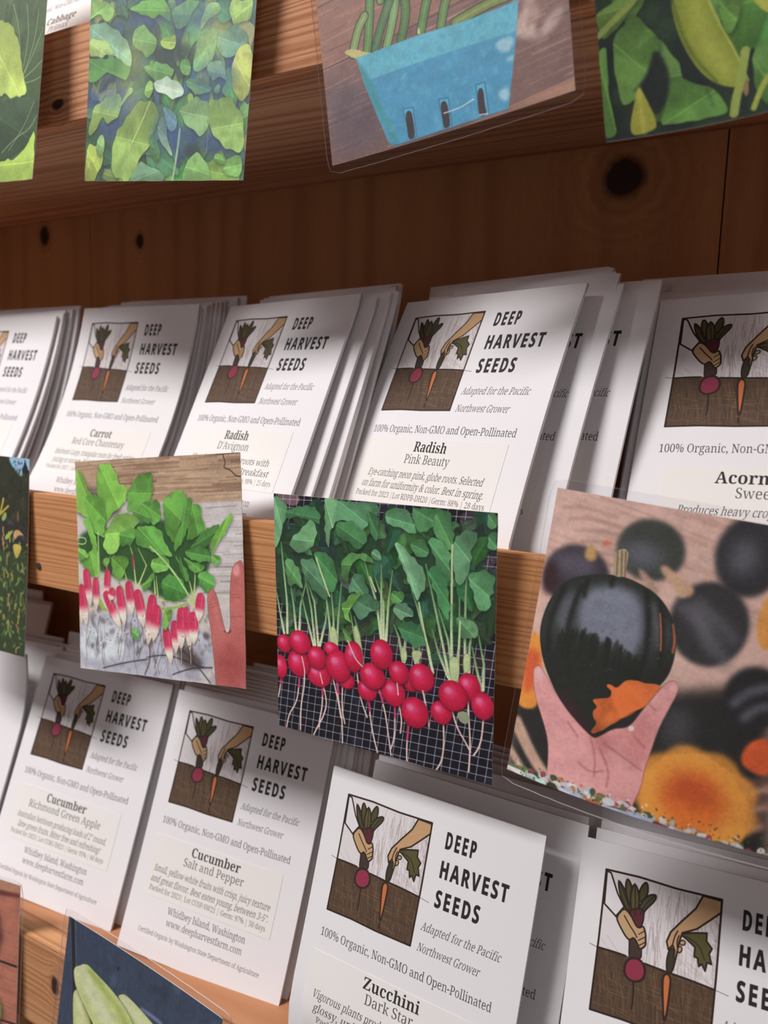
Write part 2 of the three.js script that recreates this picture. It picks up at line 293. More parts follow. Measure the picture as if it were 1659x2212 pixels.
function packet(base, wd, up, o) {      // o: sag, hidden (length of foot behind the rail), stick, dy, turn, label, group, curl
  const t = thing('seed_packet', o.label, 'seed packet', o.group);
  const x = wd.clone().normalize(), z = new THREE.Vector3().crossVectors(x, up).normalize(), y = new THREE.Vector3().crossVectors(z, x);
  t.matrixAutoUpdate = true; t.position.copy(base); t.quaternion.setFromRotationMatrix(new THREE.Matrix4().makeBasis(x, y, z));
  const tan = Math.max(0, -y.z / Math.max(0.2, y.y)), sag = o.sag ?? 0, hid = o.hidden ?? 0, curl = o.curl ?? 0;
  const shape = (px, py) => { const v = ASP - py / PW; let d = sag * PW * v * (ASP - v); if (py < hid) d -= (hid - py) * tan; if (curl) { const a = Math.max(0, py / PH - 0.62) / 0.38, b = Math.max(0, px / PW + 0.5); d += curl * a * a * (0.35 + 0.65 * b); } return d; };
  part('envelope', envelopeGeo(shape), o.blank ? blankMat : paperMat, t);
  if (o.stick) part('variety_label', stickerGeo(shape, (o.sx ?? -0.025) * PW, PH - (o.sv ?? 0.93) * PW, o.turn ?? 0), STICK[o.stick], t, 'cream paper sticker naming the variety');
  return t;
}
// a stack: front packet as given, the others behind it; each of rest: [depth, lean, dx, dyaw, droll, dy]
function stack(front, o, rest) {
  const wd = V(front.wd), up = V(front.up), TL = V(front.TL).add(EYE);
  const base = TL.clone().addScaledVector(up, -PH).addScaledVector(wd, PW / 2);
  packet(base, wd, up, { ...o, sag: front.c, label: o.label, group: o.group });
  const r = rng(o.seed), order = ['first', 'second', 'third', 'fourth', 'fifth', 'sixth', 'seventh', 'eighth', 'ninth', 'tenth', 'eleventh', 'twelfth', 'thirteenth', 'fourteenth'];
  let top = PH * -up.z;
  rest.forEach(([depth, lean, dx = 0, yaw = 0, roll = 0, dy = 0], i) => {
    const q = new THREE.Quaternion().setFromAxisAngle(new THREE.Vector3(0, 1, 0), yaw * Math.PI / 180).multiply(new THREE.Quaternion().setFromAxisAngle(new THREE.Vector3(0, 0, 1), (roll + (r() - 0.5) * 0.5) * Math.PI / 180));
    const L = Math.max(lean * Math.PI / 180, Math.asin(Math.min(0.6, (top + 0.0021 - depth) / PH))); top = depth + PH * Math.sin(L);
    const w2 = new THREE.Vector3(wd.x, wd.y * 0.5, wd.z).applyQuaternion(q).normalize();
    const flat = new THREE.Vector3(w2.z, 0, -w2.x).normalize();          // horizontal, into the rack
    const u2 = new THREE.Vector3(0, Math.cos(L), 0).addScaledVector(flat, Math.sin(L));
    const b = base.clone(); b.x += dx + (r() - 0.5) * 0.0012; b.z -= depth; b.y = o.floor + 0.0006 + dy;
    packet(b, w2, u2, { ...o, sag: front.c * Math.max(0.45, 1 - i * 0.07), hidden: o.hidden, label: o.behind.replace('#', order[i]), group: o.group + ', behind the front one', sv: (o.sv ?? 0.93) + (r() - 0.5) * 0.02, curl: 0 });
  });
}
const MF = MIDFLOOR, LF = LOW.y1, HID = 0.19 * PW;
const run = (n, d0, d1, l0, l1, dx0, dx1, seed, jit = 0.0012) => { const r = rng(seed); return Array.from({ length: n }, (_, i) => { const k = n > 1 ? i / (n - 1) : 0; return [d0 + (d1 - d0) * k, l0 + (l1 - l0) * k, dx0 + (dx1 - dx0) * k + (r() - 0.5) * 2 * jit, (r() - 0.5) * 1.2, (r() - 0.5) * 1.0]; }); };
const MIDROW = { floor: MF, hidden: HID };
stack({TL: [-0.3889, 0.0484, -0.3193], wd: [0.9996, -0.0119, 0.026], up: [0.0215, 0.913, -0.4074], c: -0.159}, { ...MIDROW, seed: 1, stick: 'carrot', sv: 0.925, label: 'white carrot seed packet in front of its stack, beside the corn field card', group: 'carrot seed packets', behind: 'white seed packet, # behind the front carrot packet' },
  [...run(7, 0.0045, 0.032, 23, 12, 0.001, 0.006, 11), [0.040, 9, 0.013, 0, 0], [0.046, 8, 0.017, 0, 0]]);
stack({TL: [-0.2802, 0.0463, -0.323], wd: [0.9822, 0.0057, 0.1877], up: [0.0749, 0.9046, -0.4196], c: -0.001}, { ...MIDROW, seed: 2, stick: 'avignon', sv: 0.90, label: 'white radish seed packet standing behind the card of long red and white radishes', group: 'long radish seed packets', behind: 'white seed packet, # behind the packet with the long radish card' },
  [[0.0042, 24, 0.007, 0, -0.5], [0.0085, 22.5, 0.013, 1, 0], ...run(8, 0.0135, 0.050, 21, 9, 0.014, 0.012, 12)]);
stack({TL: [-0.176, 0.0446, -0.3245], wd: [0.9695, 0.0164, 0.2446], up: [0.0867, 0.9103, -0.4047], c: 0.061}, { ...MIDROW, seed: 3, stick: 'pink', sv: 0.895, turn: -0.01, label: 'white radish seed packet standing behind the card of round pink radishes', group: 'round radish seed packets', behind: 'white seed packet, # behind the packet with the round radish card' },
  [[0.0055, 23, 0.013, 3, -1], [0.0120, 20, 0.027, 6, -1], ...run(7, 0.020, 0.052, 18, 7, 0.012, 0.010, 13)]);
stack({TL: [-0.0639, 0.0413, -0.324], wd: [0.9981, 0.0413, 0.0462], up: [-0.0146, 0.8814, -0.4722], c: 0.006}, { ...MIDROW, seed: 4, stick: 'acorn', sv: 0.93, sx: 0.02, label: 'white acorn squash seed packet above the card of a hand holding squash', group: 'acorn squash seed packets', behind: 'white seed packet, # behind the front acorn squash packet' },
  [...run(3, 0.0055, 0.017, 25, 22, -0.004, -0.007, 14), ...run(6, 0.023, 0.046, 20, 13, 0.001, 0.0, 15), ...run(4, 0.052, 0.066, 11, 7, -0.012, -0.016, 16)]);
// packets at the left edge of the middle shelf
stack({ TL: [-0.4965, 0.0450, -0.3160], wd: [0.9990, -0.012, 0.04], up: [0.03, 0.9150, -0.402], c: -0.12 }, { ...MIDROW, seed: 5, stick: 'other', sv: 0.90, label: 'white seed packet of the stack standing left of the carrot packets', group: 'seed packets left of the carrot packets', behind: 'white seed packet, # behind the one left of the carrots' },
  run(5, 0.0045, 0.026, 23, 14, 0.003, 0.010, 17));
// lower shelf
const LOWROW = { floor: LF };
stack({TL: [-0.3924, -0.1549, -0.2885], wd: [0.9925, -0.0273, -0.1188], up: [-0.0204, 0.9237, -0.3826], c: -0.007}, { ...LOWROW, seed: 6, stick: 'apple', sv: 0.925, label: 'white cucumber seed packet partly behind the card of cucumbers on red boards', group: 'first cucumber seed packets', behind: 'white seed packet, # behind the cucumber packet by the red board card' },
  [...run(6, 0.006, 0.036, 22, 14, 0.003, 0.003, 18), ...run(3, 0.048, 0.064, 11, 7, -0.010, 0.004, 19)]);
stack({TL: [-0.2868, -0.1537, -0.2897], wd: [0.9913, -0.0417, -0.1246], up: [-0.0054, 0.9347, -0.3554], c: -0.028}, { ...LOWROW, seed: 7, stick: 'salt', sv: 0.925, label: 'white cucumber seed packet with whole front in view above the dark blue card', group: 'second cucumber seed packets', behind: 'white seed packet, # behind the cucumber packet above the dark blue card' },
  [...run(8, 0.006, 0.044, 20.5, 13, 0.001, 0.010, 20), ...run(3, 0.052, 0.066, 11, 8, 0.012, 0.016, 21)]);
stack({TL: [-0.1689, -0.152, -0.2595], wd: [0.9998, -0.0207, 0.003], up: [0.0206, 0.9538, -0.2996], c: -0.034}, { ...LOWROW, hidden: 0.034, seed: 8, stick: 'zucchini', sv: 0.93, label: 'white zucchini seed packet standing below the round pink radish card', group: 'zucchini seed packets', behind: 'white seed packet, # behind the front zucchini packet' },
  [[0.012, 19, 0.012, 0, 0], [0.017, 19.5, 0.011, 0, 0], [0.030, 18, 0.016, 1, 0.5], ...run(4, 0.040, 0.060, 17, 14, 0.004, 0.010, 22)]);
stack({TL: [-0.0667, -0.1572, -0.2721], wd: [0.9973, 0.0096, -0.073], up: [-0.0373, 0.9205, -0.3889], c: -0.002}, { ...LOWROW, hidden: 0.034, seed: 9, stick: 'zucchini', sv: 0.93, label: 'white seed packet to the right of the zucchini packet, name out of view', group: 'seed packets right of the zucchini packets', behind: 'white seed packet, # behind the one right of the zucchini' },
  [[0.008, 21.5, 0.002, 0, 0], [0.016, 20, 0.003, 0, 0], ...run(3, 0.026, 0.042, 19, 15, 0.001, 0.004, 23)]);
stack({ TL: [-0.4914, -0.156, -0.2800], wd: [0.992, -0.02, -0.12], up: [-0.02, 0.925, -0.38], c: 0.0 }, { ...LOWROW, seed: 10, curl: 0.012, blank: true, label: 'white seed packet turned blank side out with curled corner below corn card', group: 'seed packets under the corn field card', behind: 'white seed packet, # behind the curled one under the corn card' },
  [[0.016, 20, 0.006, 0, 0], [0.022, 19, 0.009, 0, 0], [0.030, 17, -0.004, 0, 0], [0.073, 20, -0.080, 0, 0], [0.080, 18, -0.083, 0, 0], [0.112, 4, -0.100, 0, 0]]);
// top shelf
stack({ TL: [-0.410, 0.2594, -0.3225], wd: [0.999, 0, 0.03], up: [0.02, 0.913, -0.407], c: -0.05 }, { floor: Y0 + U(0.4807) + 0.0222, hidden: 0.009, seed: 11, stick: 'cabbage', sv: 0.92, label: 'white cabbage seed packet on the top shelf beside the leafy cabbage card', group: 'cabbage seed packets', behind: 'white seed packet behind the front cabbage packet' }, []);

// ------------------------------------------------------------------ printed photo cards
const INKS = {};
function print(name, w, h, draw) { const [c, g] = canvas(w, h); const kit = painter(g, w, h); draw(g, kit); soften(c, g, w, h); grainPass(g, w, h, name.length * 13 + w); return texture(c); }
function soften(c, g, w, h) { const [b, q] = canvas(w, h); q.drawImage(c, 0, 0); g.save(); g.filter = 'blur(0.9px)'; g.drawImage(b, 0, 0); g.restore(); }
function grainPass(g, w, h, seed) {
  const im = g.getImageData(0, 0, w, h), d = im.data, r = rng(seed);
  for (let j = 0, o = 0; j < h; j++) for (let i = 0; i < w; i++, o += 4) { const n = (r() - 0.5) * 13 + (vnoise(i / 5, j / 5, seed) - 0.5) * 10; const y = 0.3 * d[o] + 0.59 * d[o + 1] + 0.11 * d[o + 2], m = 1.06 + 0.10 * vnoise(i / 40, j / 34, seed + 5) + (vnoise(i / 9, j / 8, seed + 9) - 0.5) * 0.07; for (let q = 0; q < 3; q++) d[o + q] = (d[o + q] + (y - d[o + q]) * 0.06) * m + n; }
  g.putImageData(im, 0, 0);
}
function painter(g, w, h) {
  const sx = w / 1000, sy = h / 1000;
  const k = {
    sx, sy,
    fill(c) { g.fillStyle = rgb(c); g.fillRect(0, 0, w, h); },
    blob(a, c, o = {}) { g.save(); if (o.blur) g.filter = `blur(${o.blur * sx}px)`; trace(g, a, sx, sy, 0, 0, o.smooth ?? true); g.fillStyle = typeof c === 'string' || c.addColorStop ? c : rgb(c, o.alpha); g.fill(); if (o.line) { g.strokeStyle = rgb(o.line, o.la); g.lineWidth = (o.lw ?? 3) * sx; g.stroke(); } g.restore(); },
    line(a, c, lw, o = {}) { g.save(); if (o.blur) g.filter = `blur(${o.blur * sx}px)`; trace(g, a, sx, sy, 0, 0, o.smooth ?? true, false); g.strokeStyle = rgb(c, o.alpha); g.lineWidth = lw * sx; g.lineCap = 'round'; g.lineJoin = 'round'; g.stroke(); g.restore(); },
    ell(e, c, o = {}) { for (let i = 0; i < e.length; i += 4) { g.save(); if (o.blur) g.filter = `blur(${o.blur * sx}px)`; g.beginPath(); g.ellipse(e[i] * sx, e[i + 1] * sy, Math.max(0.5, e[i + 2] * sx), Math.max(0.5, e[i + 3] * sy), o.rot ?? 0, 0, 7); g.fillStyle = typeof c === 'function' ? c(e[i] * sx, e[i + 1] * sy, e[i + 2] * sx, e[i + 3] * sy) : rgb(c, o.alpha); g.fill(); g.restore(); } },
    // a leaf with a ragged edge, veins and a lighter crown, drawn inside a traced outline
    leaf(a, c, o = {}) {
      const n = a.length / 2, r = rng((a[0] * 31 + a[1] * 17 + n) | 0), b = [];
      let mx = 0, my = 0; for (let i = 0; i < n; i++) { mx += a[2 * i] / n; my += a[2 * i + 1] / n; }
      const wob = o.wob ?? 7;
      for (let i = 0; i < n; i++) { const x0 = a[2 * i], y0 = a[2 * i + 1], x1 = a[2 * ((i + 1) % n)], y1 = a[2 * ((i + 1) % n) + 1], l = Math.hypot(x1 - x0, y1 - y0), m = Math.max(1, Math.round(l / (o.step ?? 26))); for (let q = 0; q < m; q++) { const t = q / m, s = (q % 2 ? 1 : -0.4) * wob * (0.4 + r()); const dx = x0 + (x1 - x0) * t - mx, dy = y0 + (y1 - y0) * t - my, dl = Math.hypot(dx, dy) || 1; b.push(x0 + (x1 - x0) * t + dx / dl * s, y0 + (y1 - y0) * t + dy / dl * s); } }
      g.save(); trace(g, b, sx, sy); 
      const R = Math.max(...b.map((_, i) => i % 2 ? Math.abs(b[i] - my) : Math.abs(b[i] - mx))) || 10;
      const st = o.rib ?? [b[0], b[1], mx, my, 2 * mx - b[0], 2 * my - b[1]];
      const ux = st[st.length - 2] - st[0], uy = st[st.length - 1] - st[1], ul = Math.hypot(ux, uy) || 1, px = -uy / ul, py = ux / ul, hot = r() < 0.5 ? 1 : -1;
      const tone = (f, add = 0) => c.map((v) => Math.max(0, Math.min(255, v * f + add)));
      const gr = g.createLinearGradient((mx - px * R * hot) * sx, (my - py * R * hot) * sy, (mx + px * R * hot) * sx, (my + py * R * hot) * sy);
      gr.addColorStop(0, rgb(tone(0.74))); gr.addColorStop(0.47, rgb(tone(0.93))); gr.addColorStop(0.53, rgb(tone(1.08, 4))); gr.addColorStop(1, rgb(tone(0.96, 10)));
      g.fillStyle = gr; g.shadowColor = 'rgba(8,22,14,0.5)'; g.shadowBlur = 15 * sx; g.shadowOffsetX = 3 * sx; g.shadowOffsetY = 6 * sx; g.fill(); g.shadowColor = 'transparent'; g.clip();
      g.filter = `blur(${Math.max(1, R * 0.05 * sx)}px)`;
      for (let i = 0; i < 18; i++) { g.fillStyle = rgb(r() < 0.55 ? tone(0.66) : tone(1.24, 10), 0.26); g.beginPath(); g.ellipse((mx + (r() - 0.5) * 2 * R) * sx, (my + (r() - 0.5) * 2 * R) * sy, R * (0.12 + r() * 0.32) * sx, R * (0.05 + r() * 0.12) * sx, r() * 6, 0, 7); g.fill(); }
      g.filter = 'none';
      if (o.rib !== null) {
        g.strokeStyle = rgb(tone(1.18, 26), 0.6); g.lineWidth = (o.ribw ?? 5) * 0.8 * sx; g.lineCap = 'round'; trace(g, st, sx, sy, 0, 0, true, false); g.stroke();
        g.lineWidth = (o.ribw ?? 5) * 0.3 * sx;
        for (let i = 1; i < 7; i++) for (const q of [-1, 1]) { const t = (i + r() * 0.5) / 7, x = st[0] + ux * t, y = st[1] + uy * t, l = R * (0.5 + r() * 0.4); g.beginPath(); g.moveTo(x * sx, y * sy); g.quadraticCurveTo((x + (ux / ul * 0.3 + px * q * 0.6) * l) * sx, (y + (uy / ul * 0.3 + py * q * 0.6) * l) * sy, (x + (ux / ul * 0.8 + px * q * 0.9) * l) * sx, (y + (uy / ul * 0.8 + py * q * 0.9) * l) * sy); g.globalAlpha = 0.3; g.stroke(); g.globalAlpha = 1; }
      }
      g.restore();
    },
    // a lobed salad leaf growing from (x, y) along an angle
    lobed(x, y, len, wid, ang, c, seed, o = {}) {
      const r = rng(seed), up = [], dn = [], n = 11, ph = r() * 6, bend = (r() - 0.5) * 0.8, m = [];
      for (let i = 0; i <= n; i++) { const t = i / n, a = ang + bend * t, cx = x + Math.cos(a) * len * t, cy = y + Math.sin(a) * len * t, q = Math.pow(Math.sin(Math.PI * Math.min(1, 0.06 + t * 0.92)), 0.6) * (0.35 + 0.75 * t) * wid * (1 + (o.lobe ?? 0.3) * Math.sin(t * 15 + ph)); up.push(cx - Math.sin(a) * q, cy + Math.cos(a) * q); dn.unshift(cx + Math.sin(a) * q, cy - Math.cos(a) * q); if (i % 3 === 0) m.push(cx, cy); }
      const d = []; for (let i = 0; i < dn.length; i += 2) d.push(dn[i], dn[i + 1]);
      k.leaf([...up, ...d], c, { wob: 2, step: 40, rib: m, ribw: o.ribw ?? 4 });
    },
    // a stem tapering from its pale foot into the leaf colour
    stem(a, foot, tip, w0, w1) {
      const n = a.length / 2, P = (t) => { const q = t * (n - 1), i = Math.min(n - 2, Math.floor(q)), f = q - i; return [a[2 * i] + (a[2 * i + 2] - a[2 * i]) * f, a[2 * i + 1] + (a[2 * i + 3] - a[2 * i + 1]) * f]; };
      k.line(a, tip.map((v) => v * 0.6), (w0 + w1) * 0.62, { alpha: 0.55, smooth: false });
      for (let i = 0; i < 16; i++) { const t = i / 16, p = P(t), q = P((i + 1.2) / 16 > 1 ? 1 : (i + 1.2) / 16), c = foot.map((v, j) => v + (tip[j] - v) * t), w = w0 + (w1 - w0) * t; k.line([...p, ...q], c, w, { smooth: false }); k.line([p[0] - w * 0.15, p[1], q[0] - w * 0.15, q[1]], c.map((v) => Math.min(255, v * 1.12 + 8)), w * 0.35, { smooth: false }); }
    },
    speck(n, cols, x0, y0, x1, y1, s0, s1, seed, o = {}) { const r = rng(seed); for (let i = 0; i < n; i++) { g.fillStyle = rgb(cols[Math.floor(r() * cols.length)], o.alpha ?? 0.5); const s = s0 + (s1 - s0) * r(); g.save(); if (o.blur) g.filter = `blur(${o.blur * sx}px)`; g.beginPath(); g.ellipse((x0 + (x1 - x0) * r()) * sx, (y0 + (y1 - y0) * r()) * sy, s * sx, s * (o.flat ?? 0.6) * sx, o.rot ?? r() * 3, 0, 7); g.fill(); g.restore(); } },
    streaks(n, cols, x0, y0, x1, y1, len, lw, ang, seed, alpha = 0.3) { const r = rng(seed); g.save(); g.lineCap = 'round'; for (let i = 0; i < n; i++) { const x = x0 + (x1 - x0) * r(), y = y0 + (y1 - y0) * r(), l = len * (0.3 + r()), a = ang + (r() - 0.5) * 0.06; g.strokeStyle = rgb(cols[Math.floor(r() * cols.length)], alpha * (0.3 + r())); g.lineWidth = lw * (0.3 + r()) * sx; g.beginPath(); g.moveTo(x * sx, y * sy); g.lineTo((x + Math.cos(a) * l) * sx, (y + Math.sin(a) * l) * sy); g.stroke(); } g.restore(); },
  };
  return k;
}
const PRINTS = {};
PRINTS.pink = print('pink', 1000, 1010, (g, k) => {
  k.fill([20, 18, 28]);
  k.speck(260, [[20, 18, 26], [42, 40, 60], [34, 30, 40], [52, 48, 70]], 0, 0, 1000, 1000, 8, 40, 3, { alpha: 0.35, blur: 3 });
  k.blob([-2,-4,147,-6,121,47,55,39], [120, 92, 96]); k.blob([839,3,997,1,1003,203,930,211,878,85], [62, 50, 60]);
  k.speck(220, [[88, 70, 78], [44, 36, 46], [110, 92, 98]], 800, 30, 1000, 400, 3, 12, 5, { alpha: 0.5 });
  k.blob([-3,543,396,513,753,498,998,515,1000,609,686,583,318,558,-4,599], [62, 48, 50], { blur: 14, alpha: 0.8 });
  const r = rng(4);
  for (let i = -6; i < 36; i++) { const x = i * 36; k.line([x + 125, -10, x + 60 + r() * 4, 500, x - 5 + r() * 4, 1010], [186, 194, 214], 2.7, { alpha: 0.85 }); }
  for (let i = 0; i < 32; i++) { const y = i * 34; k.line([-10, y + 22, 500, y + r() * 4, 1010, y - 14], [186, 194, 214], 2.7, { alpha: 0.85 }); }
  for (let i = 0; i < 60; i++) k.blob([r() * 1000, 760 + r() * 240, r() * 1000, 800, r() * 1000, 900].slice(0, 6), [30, 30, 44], { alpha: 0 });
  // loose foliage behind
  const G = [[52, 104, 62], [70, 128, 74], [44, 88, 56], [88, 146, 90], [60, 112, 72]];
  const rr = rng(21);
  g.save();
  k.blob([-3,150,127,105,400,100,615,122,815,91,991,204,996,457,885,505,685,497,471,513,239,538,-1,488], [36, 70, 46], { blur: 10 });
  for (let i = 0; i < 130; i++) { const x = rr() * 1000, y = 60 + rr() * 480, a = -1.57 + (rr() - 0.5) * 2.6; k.lobed(x, y + 40, 70 + rr() * 110, 26 + rr() * 34, a, G[i % 5].map((v) => v * (0.5 + rr() * 0.42)), i + 9, { lobe: 0.15, ribw: 3 }); }
  g.restore();
  // stems
  const S = [200, 214, 170], S2 = [168, 190, 132];
  for (const a of [[39,585,16,485,-3,392], [56,582,58,452,39,265,33,199], [103,560,93,460,78,375], [120,558,128,455,162,344], [194,613,159,497,132,401], [202,611,184,460,154,331], [218,609,201,431,170,356], [226,607,256,502,265,422], [282,611,276,512,258,384,228,257], [294,609,296,483,282,341], [310,606,319,479,336,334], [426,657,396,532,374,432], [437,655,419,528,396,461], [523,537,501,388,465,292,436,202], [533,535,533,383,494,289], [544,533,555,380,573,254], [523,537,523,347,523,236], [620,602,602,511,580,464], [627,601,630,494,619,427], [676,598,665,537,657,440], [686,596,692,533,692,446], [751,621,720,503,684,386,657,317], [822,638,787,492,752,352,717,213], [838,638,813,488,772,374], [851,635,858,480,857,314], [832,639,825,425,825,189,828,119], [815,627,774,543,746,456], [886,595,881,506,881,299,886,217], [899,593,900,497,914,400], [951,649,930,575,910,495], [957,647,958,552,934,444]]) k.stem(a, S, [82, 130, 78], 13, 5);
  for (const a of [[270,613,271,533,282,614,318,608,315,546,295,509,275,532], [388,501,411,491,445,634,437,658,426,657], [609,547,633,543,641,592,620,605,609,591], [657,551,706,543,693,588,676,601,662,582], [814,548,859,540,862,624,842,642,825,634], [875,525,904,520,902,586,886,598,876,591]]) k.blob(a, [188, 206, 150], { line: [120, 145, 92], lw: 3, la: 0.7 });
  // leaves in front
  for (const [a, c, rib] of [
    [[-1,10,64,32,71,77,43,139,25,200,-6,230], [108, 168, 118]], [[62,71,113,48,186,39,233,57,238,108,200,98,168,92,120,83,70,103], [62, 122, 74]],
    [[88,180,135,137,192,91,217,129,206,188,165,225,140,234,99,225,79,214], [104, 160, 108]], [[127,269,180,249,228,277,266,330,273,395,257,416,202,385,154,331], [84, 136, 96]],
    [[199,228,245,216,292,237,318,298,313,344,281,380,243,320], [72, 138, 78]], [[259,-2,327,0,337,55,309,95,286,123,277,200,265,188,259,100], [112, 170, 116]],
    [[326,6,416,6,510,5,513,47,467,69,437,121,408,93,340,80,302,96], [92, 152, 104]], [[313,101,370,80,430,103,459,137,436,183,414,192,369,165,316,145], [66, 126, 74]],
    [[460,33,503,48,513,89,506,151,480,129,466,81], [58, 116, 70]], [[538,51,567,18,629,11,656,47,683,104,656,106,601,87,545,77], [96, 160, 108]],
    [[656,11,749,4,807,5,801,40,736,75,690,103,670,63], [76, 138, 82]], [[756,21,814,8,826,73,828,148,809,156,783,123,750,97], [82, 144, 84]],
    [[834,118,865,75,909,71,927,97,898,146,898,204,874,265,842,269,829,200], [98, 156, 110]], [[723,123,769,113,815,155,816,213,823,271,777,253,757,185], [84, 148, 92]],
    [[580,147,615,152,656,190,711,238,716,285,691,343,684,362,650,300,615,225], [116, 172, 126], [587,149,643,246,684,362,705,444]], [[649,143,690,121,723,141,730,176,697,191,663,177], [74, 134, 80]],
    [[724,236,764,208,803,250,817,343,812,416,778,373,758,316], [70, 140, 84]], [[886,240,942,204,991,221,992,272,974,298,981,337,945,360,919,334,912,289], [94, 158, 104]],
    [[330,258,369,209,429,203,487,215,491,239,436,227,398,237,375,278,367,330,344,320], [80, 138, 72]], [[383,303,428,284,457,325,464,368,427,373,397,358,367,369], [86, 140, 100]],
    [[389,391,442,358,508,375,515,411,471,430,426,476,396,442], [80, 132, 92]], [[566,342,615,323,626,358,594,381,573,384], [92, 158, 82]], [[573,397,615,372,664,389,671,413,629,425,608,447,587,426], [102, 150, 112]],
    [[594,474,629,444,678,443,719,479,726,508,686,540,637,524], [64, 124, 78]], [[473,192,516,181,527,204,502,226,476,216], [96, 152, 108]], [[844,393,889,392,933,414,937,443,897,465,858,468,851,433], [92, 144, 98]],
    [[331,438,367,382,435,359,397,403,366,453,388,494,366,485], [112, 176, 76]], [[960,4,997,4,997,51,964,60], [82, 140, 90]], [[961,83,997,63,995,136,971,133], [82, 140, 90]],
    [[47,278,82,261,130,315,141,386,104,364,70,382], [88, 146, 86]], [[334,523,365,524,388,566,365,577], [88, 140, 72]],
  ]) k.leaf(a, c, { rib, wob: 9, step: 20, ribw: 6 });
  for (const a of [[826,271,823,189,826,130], [825,342,824,271], [472,292,497,345], [277,394,243,320,213,246], [688,362,712,474,737,550], [860,408,858,510]]) k.line(a, [190, 210, 150], 8);
  // roots
  const T = [226, 196, 186];
  for (const a of [[17,780,12,834,0,872], [117,750,111,834,93,887,58,937,44,997], [131,672,147,724,141,807,123,880,119,994], [225,722,245,786,260,851,235,918,214,950,189,998], [233,768,240,842,219,929,217,957], [309,739,316,825,336,902,336,997], [289,730,316,825,328,890], [337,761,332,849,348,913], [407,674,418,777,456,862], [463,787,471,858,486,934,506,996], [512,738,538,804,553,892,569,993], [595,695,603,777,618,838,611,891], [585,787,586,858,583,924,568,967], [647,857,640,923,641,1001], [708,698,722,752,733,800,737,837], [798,810,803,884,794,962,771,1000], [834,752,851,810,892,863,912,895], [898,702,903,774,911,864,907,971], [960,755,958,822,944,875,925,904]]) { k.line(a, T, 7); }
  for (const a of [[17,780,15,812], [117,743,114,806], [233,761,238,815], [311,732,317,791], [463,784,470,832], [516,737,530,786], [647,851,642,910], [585,781,586,833]]) k.line(a, [205, 60, 110], 10);
  // radishes
  const e = [38,630,40,39,18,734,32,52,282,611,39,28,356,730,41,33,217,734,61,49,113,702,58,57,122,610,57,49,209,661,48,48,317,676,60,66,392,624,43,63,456,749,46,43,578,734,54,55,656,677,33,38,480,687,60,53,523,591,52,59,602,649,45,46,701,651,56,55,674,794,60,61,787,769,45,45,900,647,45,52,835,694,60,58,956,707,45,52];
  for (let i = 0; i < e.length; i += 4) {
    const q = e.slice(i, i + 4), c = [206 + (i % 3) * 5, 24, 66 + (i % 5) * 4];
    k.ell([q[0] + 3, q[1] + 5, q[2] * 1.04, q[3] * 1.03], [90, 8, 34], { alpha: 0.75, blur: 3 });
    k.ell(q, (x, y, rx, ry) => { const gr = g.createRadialGradient(x - rx * 0.25, y - ry * 0.3, rx * 0.1, x, y, Math.max(rx, ry) * 1.15); gr.addColorStop(0, rgb([232, 58, 108])); gr.addColorStop(0.45, rgb([214, 26, 72])); gr.addColorStop(1, rgb([158, 10, 46])); return gr; });
    k.ell([q[0] - q[2] * 0.32, q[1] - q[3] * 0.28, q[2] * 0.26, q[3] * 0.2], [240, 150, 190], { alpha: 0.75, blur: 4 });
    k.ell([q[0] - q[2] * 0.15, q[1] - q[3] * 0.2, q[2] * 0.4, q[3] * 0.34], [228, 90, 140], { alpha: 0.35, blur: 6 });
  }
  for (const a of [[131,672,147,724,142,766], [225,725,237,767], [595,695,600,739], [708,701,719,746], [365,563,395,630,433,656]]) k.line(a, T, 6);
  k.blob([850,755,889,740,909,761,897,794,864,789], [150, 160, 130]);
});
